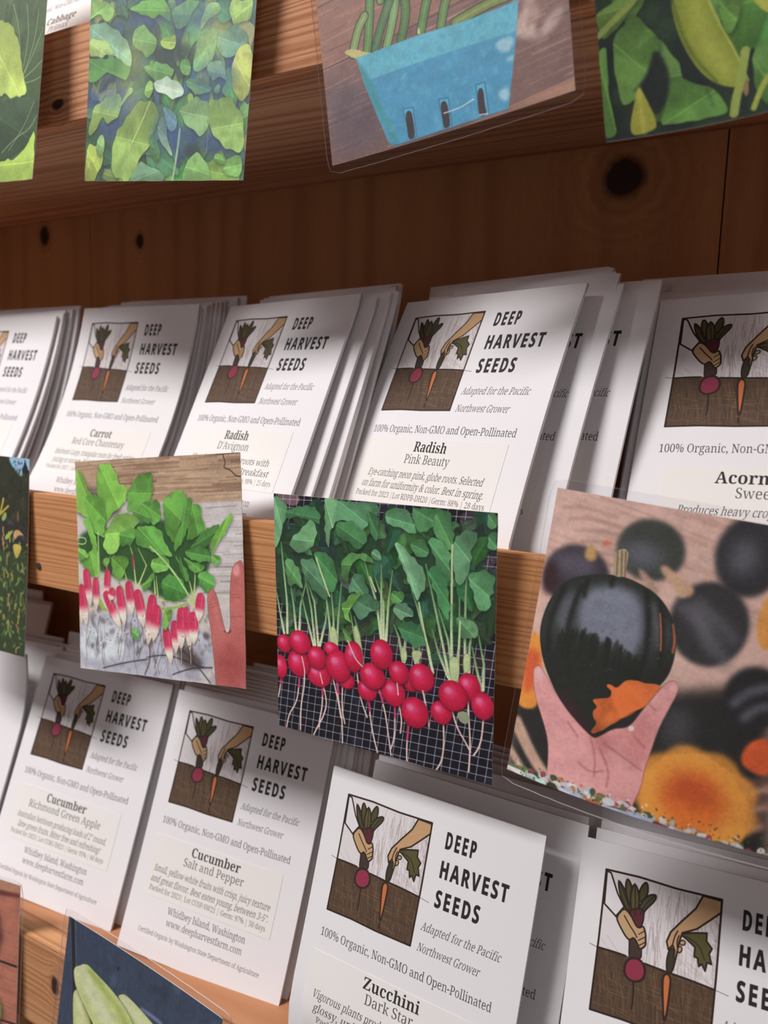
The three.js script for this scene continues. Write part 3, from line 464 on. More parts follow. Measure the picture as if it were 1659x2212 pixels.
PRINTS.breakfast = print('breakfast', 1000, 985, (g, k) => {
  k.fill([196, 190, 184]);
  k.blob([-3,-34,1018,-10,1009,208,763,212,511,200,-13,125], [178, 148, 120], { smooth: false });
  k.streaks(170, [[120, 88, 66], [150, 118, 92], [206, 180, 152], [96, 70, 54]], -100, -20, 1000, 195, 260, 9, -0.02, 8, 0.4);
  k.line([907,7,924,44,904,58,950,75,968,97,995,102], [70, 50, 42], 5);
  k.blob([-12,108,139,137,294,205,291,270,-21,268], [96, 88, 84], { blur: 16 });
  k.blob([724,211,1000,204,991,478,821,498,728,348], [198, 192, 190], { smooth: false, blur: 6 });
  k.streaks(60, [[150, 144, 142], [222, 216, 212], [128, 120, 116]], 720, 220, 1000, 620, 200, 6, -0.04, 9, 0.4);
  k.blob([-41,758,275,708,795,710,847,1007,-47,1038], [176, 178, 190], { blur: 10 });
  k.blob([-5,790,295,763,303,900,269,935,-9,958], [204, 212, 216], { blur: 12 });
  k.speck(90, [[74, 62, 62], [98, 88, 92], [60, 50, 50]], 80, 660, 860, 900, 4, 26, 14, { alpha: 0.45, blur: 5 });
  k.speck(160, [[150, 154, 172], [206, 206, 214], [126, 122, 134]], 20, 800, 860, 1000, 6, 30, 15, { alpha: 0.35, blur: 5 });
  { const r = rng(31); for (let i = 0; i < 46; i++) { let x = 40 + r() * 780, y = 700 + r() * 130; const a = [x, y]; for (let j = 0; j < 5; j++) { x += (r() - 0.5) * 40; y += 14 + r() * 34; a.push(x, y); } k.line(a, [70, 56, 54], 1.6 + r() * 2.2, { alpha: 0.55 }); } }
  k.blob([603,838,694,846,791,922,712,952,632,928], [60, 50, 46], { blur: 12, alpha: 0.8 });
  for (const q of [[434,914,540,889,642,904,771,931], [590,978,692,938,820,927], [155,986,291,950,444,921], [643,858,722,913,809,996], [446,841,466,911,422,994]]) { k.line(q, [64, 52, 52], 7, { alpha: 0.6, blur: 2 }); k.line(q, [46, 36, 36], 3, { alpha: 0.8 }); }
  // shaded foliage
  k.blob([-12,335,289,318,507,271,788,317,842,437,749,606,525,647,410,573,212,547,17,486], [44, 84, 40], { blur: 8 });
  // stems
  for (const a of [[1,587,-5,436,-6,318], [144,549,141,384], [166,573,216,449], [343,640,303,512,239,448], [377,590,361,446,336,382], [388,590,445,492,395,414], [713,661,660,579,562,474,491,404], [728,660,701,562,624,449], [718,669,732,531,723,485], [494,617,487,507], [332,648,268,578], [510,632,502,538], [525,647,679,644]]) k.stem(a, [186, 196, 128], [110, 160, 70], 9, 4);
  k.line([361,446,364,510], [170, 60, 80], 9); k.line([-14,369,58,360,56,402,-15,394], [178, 205, 140], 5);
  const lf = (a, c, rib) => k.leaf(a, c, { rib, wob: 8, step: 20, ribw: 5 });
  for (const [a, c, rib] of [
    [[4,42,50,60,81,136,120,170,178,269,197,367,129,351,62,268,-7,234], [124, 178, 70]], [[163,19,226,17,269,59,288,116,332,125,334,189,294,221,236,253,176,318,149,170,141,112], [122, 186, 70]],
    [[341,158,399,87,486,62,502,122,490,184,458,199,403,230,337,246], [96, 160, 62]], [[55,177,121,157,182,195,195,277,175,351,107,318], [102, 166, 62]],
    [[38,277,85,277,127,384,140,500,132,558,85,551,28,494,6,469,102,426,71,335], [112, 176, 66]], [[186,351,247,269,314,250,390,262,416,286,332,350,286,383,262,432,216,449,172,417], [134, 192, 82]],
    [[276,350,355,318,398,334,363,390,285,407], [86, 150, 60]], [[388,318,474,310,536,326,565,388,604,449,542,443,448,413,384,398], [98, 168, 70], [399,318,502,396,660,579]],
    [[557,201,626,156,677,153,695,195,650,310,616,387,567,333,559,271], [96, 162, 62]], [[695,188,725,188,722,257,667,379,615,426,617,379,661,295], [82, 144, 56]],
    [[724,215,773,219,780,280,798,317,738,363,687,379,711,287], [88, 150, 58]], [[706,409,788,332,875,299,865,332,805,400,756,408], [64, 120, 50]],
    [[832,437,825,377,885,302,943,251,950,273,912,332,853,400], [110, 170, 62]], [[671,425,736,401,804,408,831,460,773,469,685,448], [78, 140, 60]],
    [[665,448,724,470,792,483,762,515,713,512], [90, 152, 62]], [[473,476,532,443,583,458,581,504,518,526,477,507], [112, 176, 76]],
    [[742,530,782,506,830,520,843,565,808,602,769,583], [92, 164, 72]], [[533,568,570,528,641,541,685,586,679,624,618,650,546,638], [74, 142, 58]],
    [[216,457,306,447,338,479,279,569,235,546], [96, 152, 58]], [[410,589,454,547,487,523,475,570,431,612], [92, 152, 62]], [[823,438,875,437,869,474,831,475], [102, 168, 68]],
    [[425,207,490,192,531,200,539,271,506,310,454,270], [92, 156, 60]], [[359,238,425,215,476,255,474,302,422,286], [84, 148, 58]], [[645,441,663,487,702,532,681,563,642,510], [72, 130, 54]],
    [[170,466,215,465,191,515,168,499], [110, 160, 70]], [[-16,419,32,419,77,451,17,486], [120, 180, 80]],
  ]) lf(a, c, rib);
  k.line([470,405,582,481,709,638], [170, 205, 130], 9); k.line([141,335,134,550], [168, 205, 120], 6);
  // radishes: shoulder, tip, width
  const R = [[[-9,605,13,780], 40], [[15,595,46,787], 44], [[49,519,75,693], 44], [[114,558,115,708], 38], [[196,515,183,663], 36], [[175,622,272,789], 46], [[227,604,208,662], 40], [[267,594,297,771], 46], [[329,568,346,720], 46], [[382,606,418,772], 50], [[478,626,444,849], 52], [[505,672,478,831], 50], [[553,771,581,925], 44], [[605,736,612,876], 42], [[646,672,643,858], 44], [[676,671,694,854], 36], [[715,692,716,829], 50], [[761,606,746,728], 44]];
  for (const [[x0, y0, x1, y1], w0] of R) {
    const w = w0 * 0.6, dx = x1 - x0, dy = y1 - y0, l = Math.hypot(dx, dy), nx = -dy / l, ny = dx / l;
    const a = [x0, y0 - 6, x0 + nx * w * 0.8, y0 + ny * w * 0.8 + 6, x0 + dx * 0.4 + nx * w, y0 + dy * 0.4 + ny * w, x0 + dx * 0.8 + nx * w * 0.8, y0 + dy * 0.8 + ny * w * 0.8, x1 + nx * w * 0.2, y1, x1 + dx * 0.06, y1 + dy * 0.06, x1 - nx * w * 0.2, y1, x0 + dx * 0.8 - nx * w * 0.8, y0 + dy * 0.8 - ny * w * 0.8, x0 + dx * 0.4 - nx * w, y0 + dy * 0.4 - ny * w, x0 - nx * w * 0.8, y0 - ny * w * 0.8 + 6];
    k.blob(a.map((v, i) => v + (i % 2 ? 3 : 4)), [50, 36, 36], { alpha: 0.5, blur: 4 });
    const gr = g.createLinearGradient(x0 * k.sx, y0 * k.sy, x1 * k.sx, y1 * k.sy); gr.addColorStop(0, rgb([196, 48, 84])); gr.addColorStop(0.5, rgb([204, 52, 90])); gr.addColorStop(0.64, rgb([226, 170, 170])); gr.addColorStop(0.74, rgb([228, 218, 204])); gr.addColorStop(1, rgb([206, 190, 172]));
    k.blob(a, gr); k.line([x0 - nx * w * 0.4 + dx * 0.08, y0 + dy * 0.08, x0 - nx * w * 0.45 + dx * 0.5, y0 + dy * 0.5], [240, 150, 170], 4, { alpha: 0.6, blur: 2 });
    k.line([x1, y1, x1 + dx * 0.12 + 3, y1 + dy * 0.2, x1 + dx * 0.2, y1 + dy * 0.36], [196, 178, 164], 3);
  }
  k.speck(60, [[60, 46, 44], [84, 66, 60]], 20, 720, 800, 880, 2, 6, 44, { alpha: 0.6 });
  k.leaf([545,693,596,683,585,722,553,787,537,772], [120, 172, 70], { wob: 3 }); k.leaf([339,793,367,775,391,797,381,838,349,840], [112, 176, 92], { wob: 3 }); k.line([534,686,617,678,678,655], [140, 180, 90], 12); k.blob([128,666,151,656,162,689,207,723,138,702], [150, 170, 70]);
  // fingers
  const hand = [793,619,820,581,847,594,868,668,894,767,910,772,924,740,921,628,932,502,956,465,1010,449,1033,1075,848,1097,838,1000,830,881,809,724];
  k.blob(hand, [188, 104, 98], { line: [120, 60, 58], lw: 3, la: 0.6 });
  g.save(); trace(g, hand, k.sx, k.sy); g.clip(); k.blob([841,820,1010,807,1006,1005,838,1008], [158, 70, 68], { blur: 30, alpha: 0.8 }); k.blob([940,480,977,471,980,523,943,524], [222, 150, 146], { blur: 6 }); k.blob([822,603,854,677,880,780,852,744], [212, 132, 124], { blur: 12, alpha: 0.8 });
  for (const a of [[927,606,978,600], [926,617,977,613], [811,656,857,643], [814,667,858,654], [924,702,985,692]]) k.line(a, [140, 66, 62], 3, { alpha: 0.7, blur: 1 });
  k.line([890,764,910,773,924,758], [96, 44, 42], 6, { blur: 2 }); g.restore();
});
PRINTS.acorn = print('acorn', 1000, 965, (g, k) => {
  k.fill([214, 176, 162]);
  k.streaks(120, [[176, 134, 120], [222, 188, 172], [188, 146, 130]], -50, 0, 1000, 300, 160, 12, 0.15, 5, 0.3);
  for (let i = 0; i < 7; i++) k.line([30 + i * 26, 60 + i * 34, 110 + i * 22, 44 + i * 34, 210 + i * 16, 60 + i * 30], [160, 112, 100], 9, { alpha: 0.5, blur: 5 });
  k.blob([-31,752,737,478,843,1029,27,1132], [36, 36, 34], { smooth: false, blur: 18 });
  k.ell([613,106,97,125], [44, 44, 48], { blur: 8 }); k.ell([598,109,39,60], [104, 104, 116], { blur: 22, alpha: 0.8 });
  k.ell([328,143,105,99], [58, 62, 56], { blur: 7 }); k.ell([305,165,64,40], [104, 108, 122], { blur: 20, alpha: 0.8 });
  k.ell([114,280,109,106], [52, 46, 54], { blur: 7 }); k.ell([101,240,75,41], [96, 90, 106], { blur: 18, alpha: 0.8 }); k.ell([28,306,24,54], [54, 26, 34], { blur: 10 });
  k.ell([539,335,115,133], [48, 48, 50], { blur: 7 }); for (const a of [[449,300,506,326,559,415], [497,277,562,318,617,367], [479,293,529,337,606,443]]) k.line(a, [112, 110, 120], 34, { blur: 14, alpha: 0.6 });
  k.ell([709,530,88,99], [34, 34, 36], { blur: 8 }); for (const a of [[654,561,685,513,739,489], [691,597,715,562,750,547]]) k.line(a, [110, 110, 124], 26, { blur: 8, alpha: 0.7 });
  k.ell([509,676,47,67], [84, 84, 92], { blur: 26, alpha: 0.7 });
  k.blob([124,205,135,167,148,158,169,195,167,213,145,221], [190, 152, 92], { blur: 5 }); k.blob([359,194,383,177,432,212,478,230,478,259,440,279,429,253], [196, 158, 128], { blur: 5 }); k.blob([296,208,318,209,377,259,380,276,349,283], [184, 148, 128], { blur: 5 });
  k.blob([173,153,198,135,207,151,186,162], [206, 110, 80], { blur: 5 });
  k.blob([-1,494,30,504,58,609,72,749,25,774,-11,758,-15,664], [232, 146, 56], { blur: 3 }); k.blob([-12,558,37,559,52,610,38,703,2,722], [214, 92, 46], { blur: 8 });
  k.ell([711,284,39,92], [226, 154, 72], { blur: 4 }); k.blob([711,676,750,643,776,648,799,766,742,759,702,736], [224, 92, 44], { blur: 4 });
  for (const a of [[-12,823,50,903,127,974], [7,816,69,902,146,973], [-6,924,34,960,51,979]]) k.line(a, [196, 160, 138], 26, { blur: 5 });
  for (let i = 0; i < 6; i++) k.line([721,811,758,789,799,766].map((v, j) => j % 2 ? v + i * 30 : v), i % 2 ? [176, 134, 116] : [104, 74, 66], 24, { blur: 8 });
  // flower-shaped slice
  const fl = [441,862,463,807,505,771,565,747,610,739,645,758,688,769,712,813,750,842,753,899,765,947,755,985,733,1008,665,1001,588,984,512,980,463,979,439,928];
  k.blob(fl, [234, 148, 52], { blur: 3 }); k.ell([597,894,98,90], [214, 100, 36], { blur: 22 }); for (let i = 0; i < 9; i++) { const t = i / 9 * 6.283 + 0.2, e = [599,890,115,106]; k.ell([e[0] + Math.cos(t) * e[2], e[1] + Math.sin(t) * e[3], 74, 66], [238, 156, 60], { blur: 8, alpha: 0.85 }); }
  k.ell([597,894,98,90], [214, 100, 36], { blur: 22 }); k.ell([586,862,57,39], [196, 74, 30], { blur: 26, alpha: 0.8 }); k.ell([593,953,42,28], [232, 120, 40], { blur: 20 });
  // the squash held up
  const sq = [103,285,174,255,263,242,334,260,381,281,431,333,457,407,463,475,451,541,408,598,348,695,278,778,239,789,162,731,91,648,45,569,22,482,34,391,64,322];
  k.blob(sq, [30, 34, 28]);
  g.save(); trace(g, sq, k.sx, k.sy); g.clip();
  k.blob([26,431,80,324,188,268,324,266,417,330,449,415,429,478,376,486,320,543,243,499,171,489,102,509,59,546], [58, 62, 64], { blur: 30, alpha: 0.9 });
  k.blob([153,312,236,276,311,286,341,337,357,439,335,503,297,484,267,474,227,476,190,466,156,457,141,394], [124, 131, 148], { blur: 12, alpha: 0.95 });
  k.blob([78,380,111,329,129,330,116,419,109,482,82,452], [98, 102, 110], { blur: 10, alpha: 0.85 }); k.blob([354,299,385,315,417,388,420,463,397,440,378,369], [92, 95, 102], { blur: 9, alpha: 0.8 }); k.blob([407,333,428,362,444,416,437,452], [70, 72, 76], { blur: 8, alpha: 0.7 });
  for (const q of [[137,304,121,381,115,480,152,611], [341,273,365,355,377,480,362,561], [85,317,49,424,65,544], [386,292,413,378,423,491], [155,276,148,302,151,337], [231,252,231,282]]) k.line(q, [22, 26, 20], 15, { blur: 5, alpha: 0.9 });
  { const q = [161,467,192,477,221,475,250,476,273,476,298,490,330,510,352,505,139,480,174,476,210,478,263,482,318,502,105,489,125,502], r = rng(6); for (let i = 0; i < q.length; i += 2) for (let j = 0; j < 5; j++) { const x = q[i] + (r() - 0.5) * 30, y = q[i + 1] - r() * 26; k.line([x, y, x + (r() - 0.5) * 6, y + 24, x + (r() - 0.5) * 10, y + 50 + r() * 46], [24, 30, 22], 7, { alpha: 0.75, blur: 2 }); } }
  k.speck(160, [[150, 156, 166], [60, 66, 60], [20, 24, 18]], 180, 260, 640, 560, 1, 4, 16, { alpha: 0.35 });
  k.line([394,336,408,390,417,452], [196, 110, 60], 4); k.line([439,360,452,402,453,448], [176, 96, 54], 7);
  k.blob([105,656,158,677,243,747,239,791,171,746], [60, 28, 34], { blur: 12, alpha: 0.8 });
  g.restore();
  k.leaf([269,606,309,606,341,568,391,567,439,561,413,628,343,698,261,783,253,774,268,739,246,703,261,687,237,671,292,641,295,617], [222, 106, 44], { wob: 7, step: 22, rib: null });
  k.blob([217,176,247,152,266,165,265,203,269,249,225,250,227,212], [180, 160, 130]); for (const a of [[230,170,241,244], [243,164,256,246], [255,165,267,244]]) k.line(a, [110, 90, 66], 5, { alpha: 0.8 });
  // the hand
  const hd = [27,631,37,610,53,609,92,654,146,711,196,750,260,790,279,787,322,738,370,724,397,657,436,576,461,536,481,536,494,559,474,631,456,698,446,789,438,845,442,891,429,949,421,991,311,985,188,983,141,983,136,921,124,850,92,786,46,710];
  k.blob(hd, [222, 156, 154], { line: [150, 88, 86], lw: 3, la: 0.6 });
  g.save(); trace(g, hd, k.sx, k.sy); g.clip();
  k.blob([109,780,231,812,295,900,289,993,147,979], [226, 162, 160], { blur: 30, alpha: 0.8 }); k.blob([322,739,421,667,443,614,444,790,423,856], [206, 128, 126], { blur: 22, alpha: 0.8 }); k.blob([250,787,285,788,355,729,334,802,284,843], [176, 96, 96], { blur: 18, alpha: 0.7 });
  k.blob([32,623,53,613,72,648,50,668], [230, 178, 176], { blur: 6 }); k.blob([467,540,485,541,487,561,469,577], [232, 176, 172], { blur: 6 });
  for (const a of [[257,791,284,843,292,913], [291,816,336,873,336,934], [298,795,360,817,432,847], [233,885,273,908,316,886], [413,628,438,644], [391,747,429,771], [174,764,218,804]]) k.line(a, [166, 92, 92], 5, { alpha: 0.7, blur: 2 });
  g.restore();
  k.blob([364,720,379,710,388,723,374,735], [226, 214, 196]); k.blob([315,730,358,686,390,653,373,706,344,732], [38, 34, 32], { blur: 3 });
  // strip of bright flowers along the foot
  { const r = rng(12), C = [[208, 212, 214], [176, 190, 200], [92, 116, 66], [60, 78, 44], [196, 190, 214], [150, 60, 70], [226, 222, 216], [186, 120, 60]]; for (let i = 0; i < 190; i++) { const x = r() * 1000; k.ell([x, 975 - 12 * Math.sin(x / 160) + r() * 40, 6 + r() * 16, 5 + r() * 9], C[Math.floor(r() * C.length)], { alpha: 0.9 }); } }
  for (const [a, c] of [[[-11,985,45,982,74,996,38,1017,-9,1017], [206, 204, 196]], [[67,992,142,987,153,1009,91,1021], [176, 206, 196]], [[142,987,183,987,187,1011,141,1013], [40, 58, 30]], [[186,989,264,984,269,1013,197,1016], [196, 200, 220]], [[270,988,330,991,334,1016,283,1020], [186, 100, 50]], [[331,996,492,987,497,1015,341,1023], [186, 196, 224]], [[493,993,542,994,547,1021,503,1019], [120, 40, 56]], [[542,994,590,995,595,1023,553,1025], [214, 200, 206]], [[596,999,747,999,753,1031,606,1025], [92, 116, 50]]]) k.leaf(a, c, { wob: 6, step: 18, rib: null });
  k.speck(140, [[50, 50, 46], [236, 236, 236], [90, 96, 70]], 0, 950, 1000, 1000, 2, 6, 71, { alpha: 0.7 });
});
PRINTS.arugula = print('arugula', 800, 1200, (g, k) => {
  k.fill([62, 92, 92]);
  k.speck(220, [[46, 66, 100], [56, 88, 92], [72, 120, 70], [44, 70, 62], [60, 84, 124]], 0, 0, 1000, 1000, 20, 70, 3, { alpha: 0.5, blur: 6 });
  { const rr = rng(33), G = [[112, 160, 84], [90, 142, 92], [74, 114, 112], [138, 176, 92], [66, 104, 82], [56, 82, 116]]; for (let i = 0; i < 230; i++) k.lobed(rr() * 1000, rr() * 1050, 120 + rr() * 170, 34 + rr() * 46, -1.57 + (rr() - 0.5) * 3.6, G[i % 6].map((v) => v * (0.74 + rr() * 0.38)), i + 50, { lobe: 0.34 }); }
  k.ell([375,551,115,19,752,684,80,25,266,778,75,40,166,849,93,34,644,890,97,45,823,894,80,31,31,758,48,27,711,574,53,18], [58, 82, 122], { blur: 12, alpha: 0.85 }); k.ell([529,649,126,28,478,702,86,19,690,923,55,26,384,893,59,27,272,694,90,20], [44, 62, 60], { blur: 12, alpha: 0.85 });
  for (const [a, c] of [
    [[254,515,369,498,484,506,519,568,445,540,374,541], [100, 165, 70]], [[516,544,595,513,690,520,641,552,591,591,534,575], [112, 175, 84]], [[694,597,708,550,757,524,813,551,737,576], [132, 186, 104]], [[869,584,861,532,988,541,981,580,934,594], [150, 190, 90]], [[-12,531,-9,473,85,479,164,510,121,545,57,516], [130, 180, 90]],
    [[-10,551,75,539,169,561,264,610,285,675,209,666,176,638,4,630], [136, 184, 150]], [[-7,590,95,589,175,632,52,636,-4,630], [160, 192, 110]], [[277,598,332,561,408,587,441,626,400,652,325,632], [110, 162, 90]], [[454,614,557,595,561,632,513,641], [152, 186, 82]], [[667,704,676,620,753,595,802,615,795,656,741,702], [112, 166, 110]], [[796,621,870,596,949,612,968,654,884,684,815,663], [108, 156, 130]],
    [[896,679,942,646,1002,673,999,731,982,789,924,781,892,738], [186, 200, 98]], [[-11,643,176,645,286,682,259,713,118,681,58,709,-6,703], [88, 148, 74]], [[581,676,642,667,662,692,620,715], [94, 152, 82]], [[360,678,474,671,562,694,538,724,422,713], [96, 150, 82]], [[423,726,480,715,580,722,626,758,572,772,485,756,440,745], [186, 216, 186]], [[34,792,95,767,186,743,233,758,223,803,149,835,107,807,71,847,17,867], [152, 186, 92]], [[221,784,275,726,306,734,264,765], [150, 190, 90]], [[367,749,393,715,439,739,414,770], [132, 186, 92]],
    [[741,702,792,680,854,701,872,737,824,723,772,730], [136, 184, 130]], [[622,727,703,718,789,752,737,768,667,757], [98, 150, 96]], [[790,764,813,735,838,748,831,772], [124, 178, 100]],
    [[199,870,312,786,414,770,476,804,442,880,360,945,306,1001,196,985,182,930], [142, 178, 88], ], [[591,807,670,778,766,782,786,825,753,877,668,859], [128, 172, 112]], [[791,862,767,788,872,779,955,812,983,867,986,924,920,920,850,894], [140, 180, 92]], [[466,842,507,817,536,882,579,934,503,901], [162, 196, 130]], [[489,791,562,806,595,839,549,866], [122, 172, 162]], [[411,873,471,881,494,946,449,939], [84, 136, 74]],
    [[654,961,691,929,761,937,825,994,799,1006,646,1006], [122, 172, 92]], [[875,969,922,933,988,940,994,976,932,994], [120, 176, 88]], [[4,901,91,888,127,930,71,1005,6,1005], [168, 192, 84]], [[306,1005,360,945,451,959,543,986,516,1009], [112, 158, 118]], [[74,874,112,855,129,916,96,936], [136, 182, 110]], [[816,937,868,926,898,951,846,956], [104, 158, 76]],
  ]) k.leaf(a, c, { wob: 11, step: 30, ribw: 4 });
  k.line([581,1001,600,935,609,858], [150, 186, 140], 12); k.line([295,905,349,853,415,776], [186, 208, 130], 5);
  k.streaks(130, [[70, 96, 150], [190, 220, 230], [60, 100, 120]], 0, 0, 1000, 1000, 90, 5, 1.57, 17, 0.14);
  for (const e of [[250, 470, 120, 26], [620, 560, 160, 40], [800, 730, 130, 46], [180, 760, 110, 40], [700, 250, 130, 40], [520, 860, 90, 60]]) k.ell(e, [52, 84, 140], { blur: 26, alpha: 0.45 });
  for (const e of [[150, 330, 90, 50], [300, 700, 90, 120], [900, 420, 50, 90], [760, 620, 90, 60]]) k.ell(e, [206, 226, 130], { blur: 34, alpha: 0.35 });
});
PRINTS.cabbage = print('cabbage', 700, 1040, (g, k) => {
  k.fill([58, 84, 46]); k.speck(120, [[40, 62, 36], [78, 108, 58], [92, 124, 66]], 0, 0, 1000, 1000, 20, 70, 5, { alpha: 0.4, blur: 6 });
  k.leaf([0, 0, 520, 0, 560, 420, 500, 700, 300, 760, 0, 600], [150, 182, 92], { wob: 8 });
  k.leaf([406,450,600,482,701,506,781,571,823,652,880,727,762,742,677,717,558,723,316,623], [168, 192, 88], { wob: 8 });
  k.leaf([525,758,761,733,973,746,1005,806,921,886,717,929,514,931], [46, 72, 42], { wob: 5 });
  k.leaf([478,946,676,935,802,932,903,900,977,847,1014,998,691,1006,487,1000], [154, 186, 78], { wob: 9 });
  for (const a of [[831,674,903,623,988,542], [831,674,917,590,935,482], [827,652,872,572,830,457], [803,636,785,536,711,445], [841,681,932,660,1000,639], [852,696,940,696,997,687], [691,906,787,865,932,844,988,805], [753,900,867,840,955,760]]) k.line(a, [150, 172, 118], 5, { alpha: 0.75 });
  { const r = rng(2); for (let i = 0; i < 60; i++) { const x = 600 + r() * 400, y = r() * 500; k.line([x, y, x + r() * 60 - 20, y - 40, x + r() * 80, y - 70], [126, 152, 100], 2, { alpha: 0.5 }); } }
});
PRINTS.basket = print('basket', 900, 1340, (g, k) => {
  k.fill([166, 122, 102]);
  const pl = [[0, 0, 360, [176, 132, 108]], [0, 360, 560, [160, 116, 98]], [0, 560, 720, [150, 106, 92]], [0, 720, 860, [128, 94, 88]], [0, 860, 1010, [120, 88, 82]]];
  for (const [, y0, y1, c] of pl) k.blob([0, y0 + 30, 1000, y0 - 40, 1000, y1 - 40, 0, y1 + 30], c, { smooth: false });
  k.streaks(520, [[112, 78, 66], [196, 154, 130], [90, 62, 58], [206, 170, 148], [140, 98, 84]], -150, 0, 1000, 1000, 220, 6, -0.07, 4, 0.35);
  for (const y of [360, 560, 720, 865]) k.line([0, y + 30, 500, y - 4, 1000, y - 40], [74, 50, 46], 5, { alpha: 0.7 });
  k.blob([-18,807,129,798,197,847,264,983,-8,982,22,882], [86, 72, 86], { blur: 26, alpha: 0.7 });
  k.speck(26, [[212, 186, 172], [200, 178, 168]], 800, 560, 990, 860, 16, 50, 9, { alpha: 0.5, blur: 7, flat: 0.5 });
  k.blob([299,998,282,986,767,996,977,1009,974,1034,464,1032], [96, 66, 60], { blur: 14, alpha: 0.6 });
  // beans
  { const r = rng(14), C = [[98, 132, 66], [74, 108, 52], [122, 150, 78], [58, 88, 48], [140, 160, 92]]; for (let i = 0; i < 52; i++) { const x = 250 + r() * 620, y = 600 - (x - 250) * 0.2 + r() * 60, l = 200 + r() * 340, a = -1.57 + (r() - 0.5) * 1.1; const p = [x, y, x + Math.cos(a) * l * 0.5 + 20, y + Math.sin(a) * l * 0.5, x + Math.cos(a) * l, y + Math.sin(a) * l]; k.line(p, [36, 52, 34], 34); k.line(p, C[i % 5], 27); k.line(p.map((v, j) => j % 2 ? v : v - 6), C[i % 5].map((v) => v * 1.25), 7, { alpha: 0.7 }); } }
  for (const [a, c] of [[[201,748,223,681,236,620], [96, 140, 76]], [[290,745,331,683,346,631], [118, 158, 96]], [[437,741,464,685,486,657], [92, 134, 72]], [[240,741,274,692,320,639], [74, 116, 70]], [[352,744,384,695,381,639], [82, 122, 66]], [[577,752,692,738,801,739], [122, 140, 72]], [[139,735,168,683,205,655], [132, 156, 92]], [[520,746,538,702,565,675], [98, 132, 74]]]) { k.line(a, [40, 58, 36], 40); k.line(a, c, 32); k.line(a, c.map((v) => v * 1.25), 8, { alpha: 0.6 }); }
  k.blob([96,723,136,720,196,743,286,768,285,775,213,757,174,760,126,739], [196, 186, 120]); k.blob([428,725,436,748,418,747], [206, 198, 140]);
  const B = [153,748,176,749,412,748,622,757,822,757,804,836,754,993,541,993,280,996,257,982,205,878,173,810];
  k.blob(B, [66, 152, 192], { smooth: false }); g.save(); trace(g, B, k.sx, k.sy, 0, 0, false); g.clip();
  k.blob([144,747,412,748,622,757,831,759,816,826,613,817,402,813,177,815], [92, 182, 204], { smooth: false, blur: 3 });
  k.blob([153,748,173,810,280,996,312,995,242,885,206,813], [54, 150, 162], { smooth: false, blur: 5 });
  k.speck(420, [[120, 200, 216], [52, 132, 176], [86, 170, 206], [60, 146, 190]], 200, 520, 1000, 1000, 5, 22, 19, { alpha: 0.25, blur: 2 });
  for (const a of [[713,829,800,829,784,865,741,862], [707,947,764,939,752,983], [750,877,794,873,786,891]]) k.blob(a, [170, 210, 222], { blur: 5, alpha: 0.8 });
  for (const a of [[332,912,376,916,379,989,352,991], [484,917,524,921,528,987,495,988], [636,913,672,913,677,988,640,988]]) k.blob(a, [80, 172, 208], { smooth: false, line: [40, 118, 158], lw: 5 });
  for (const a of [[340,926,355,919,369,927,372,959,374,992,344,992,344,961], [489,930,502,923,517,931,522,966,521,990,496,992,492,960], [641,926,655,922,665,932,664,966,672,990,641,991,638,958]]) k.blob(a, [46, 34, 40]);
  k.line([500,954,570,954,594,948,623,944], [210, 226, 232], 4); k.line([640,985,674,988], [220, 228, 232], 4); k.line([177,815,402,814,613,818,811,825], [56, 136, 176], 4, { alpha: 0.5, blur: 2 });
  g.restore();
  k.line([280,996,541,993,754,993], [52, 90, 116], 4, { alpha: 0.7 });
});
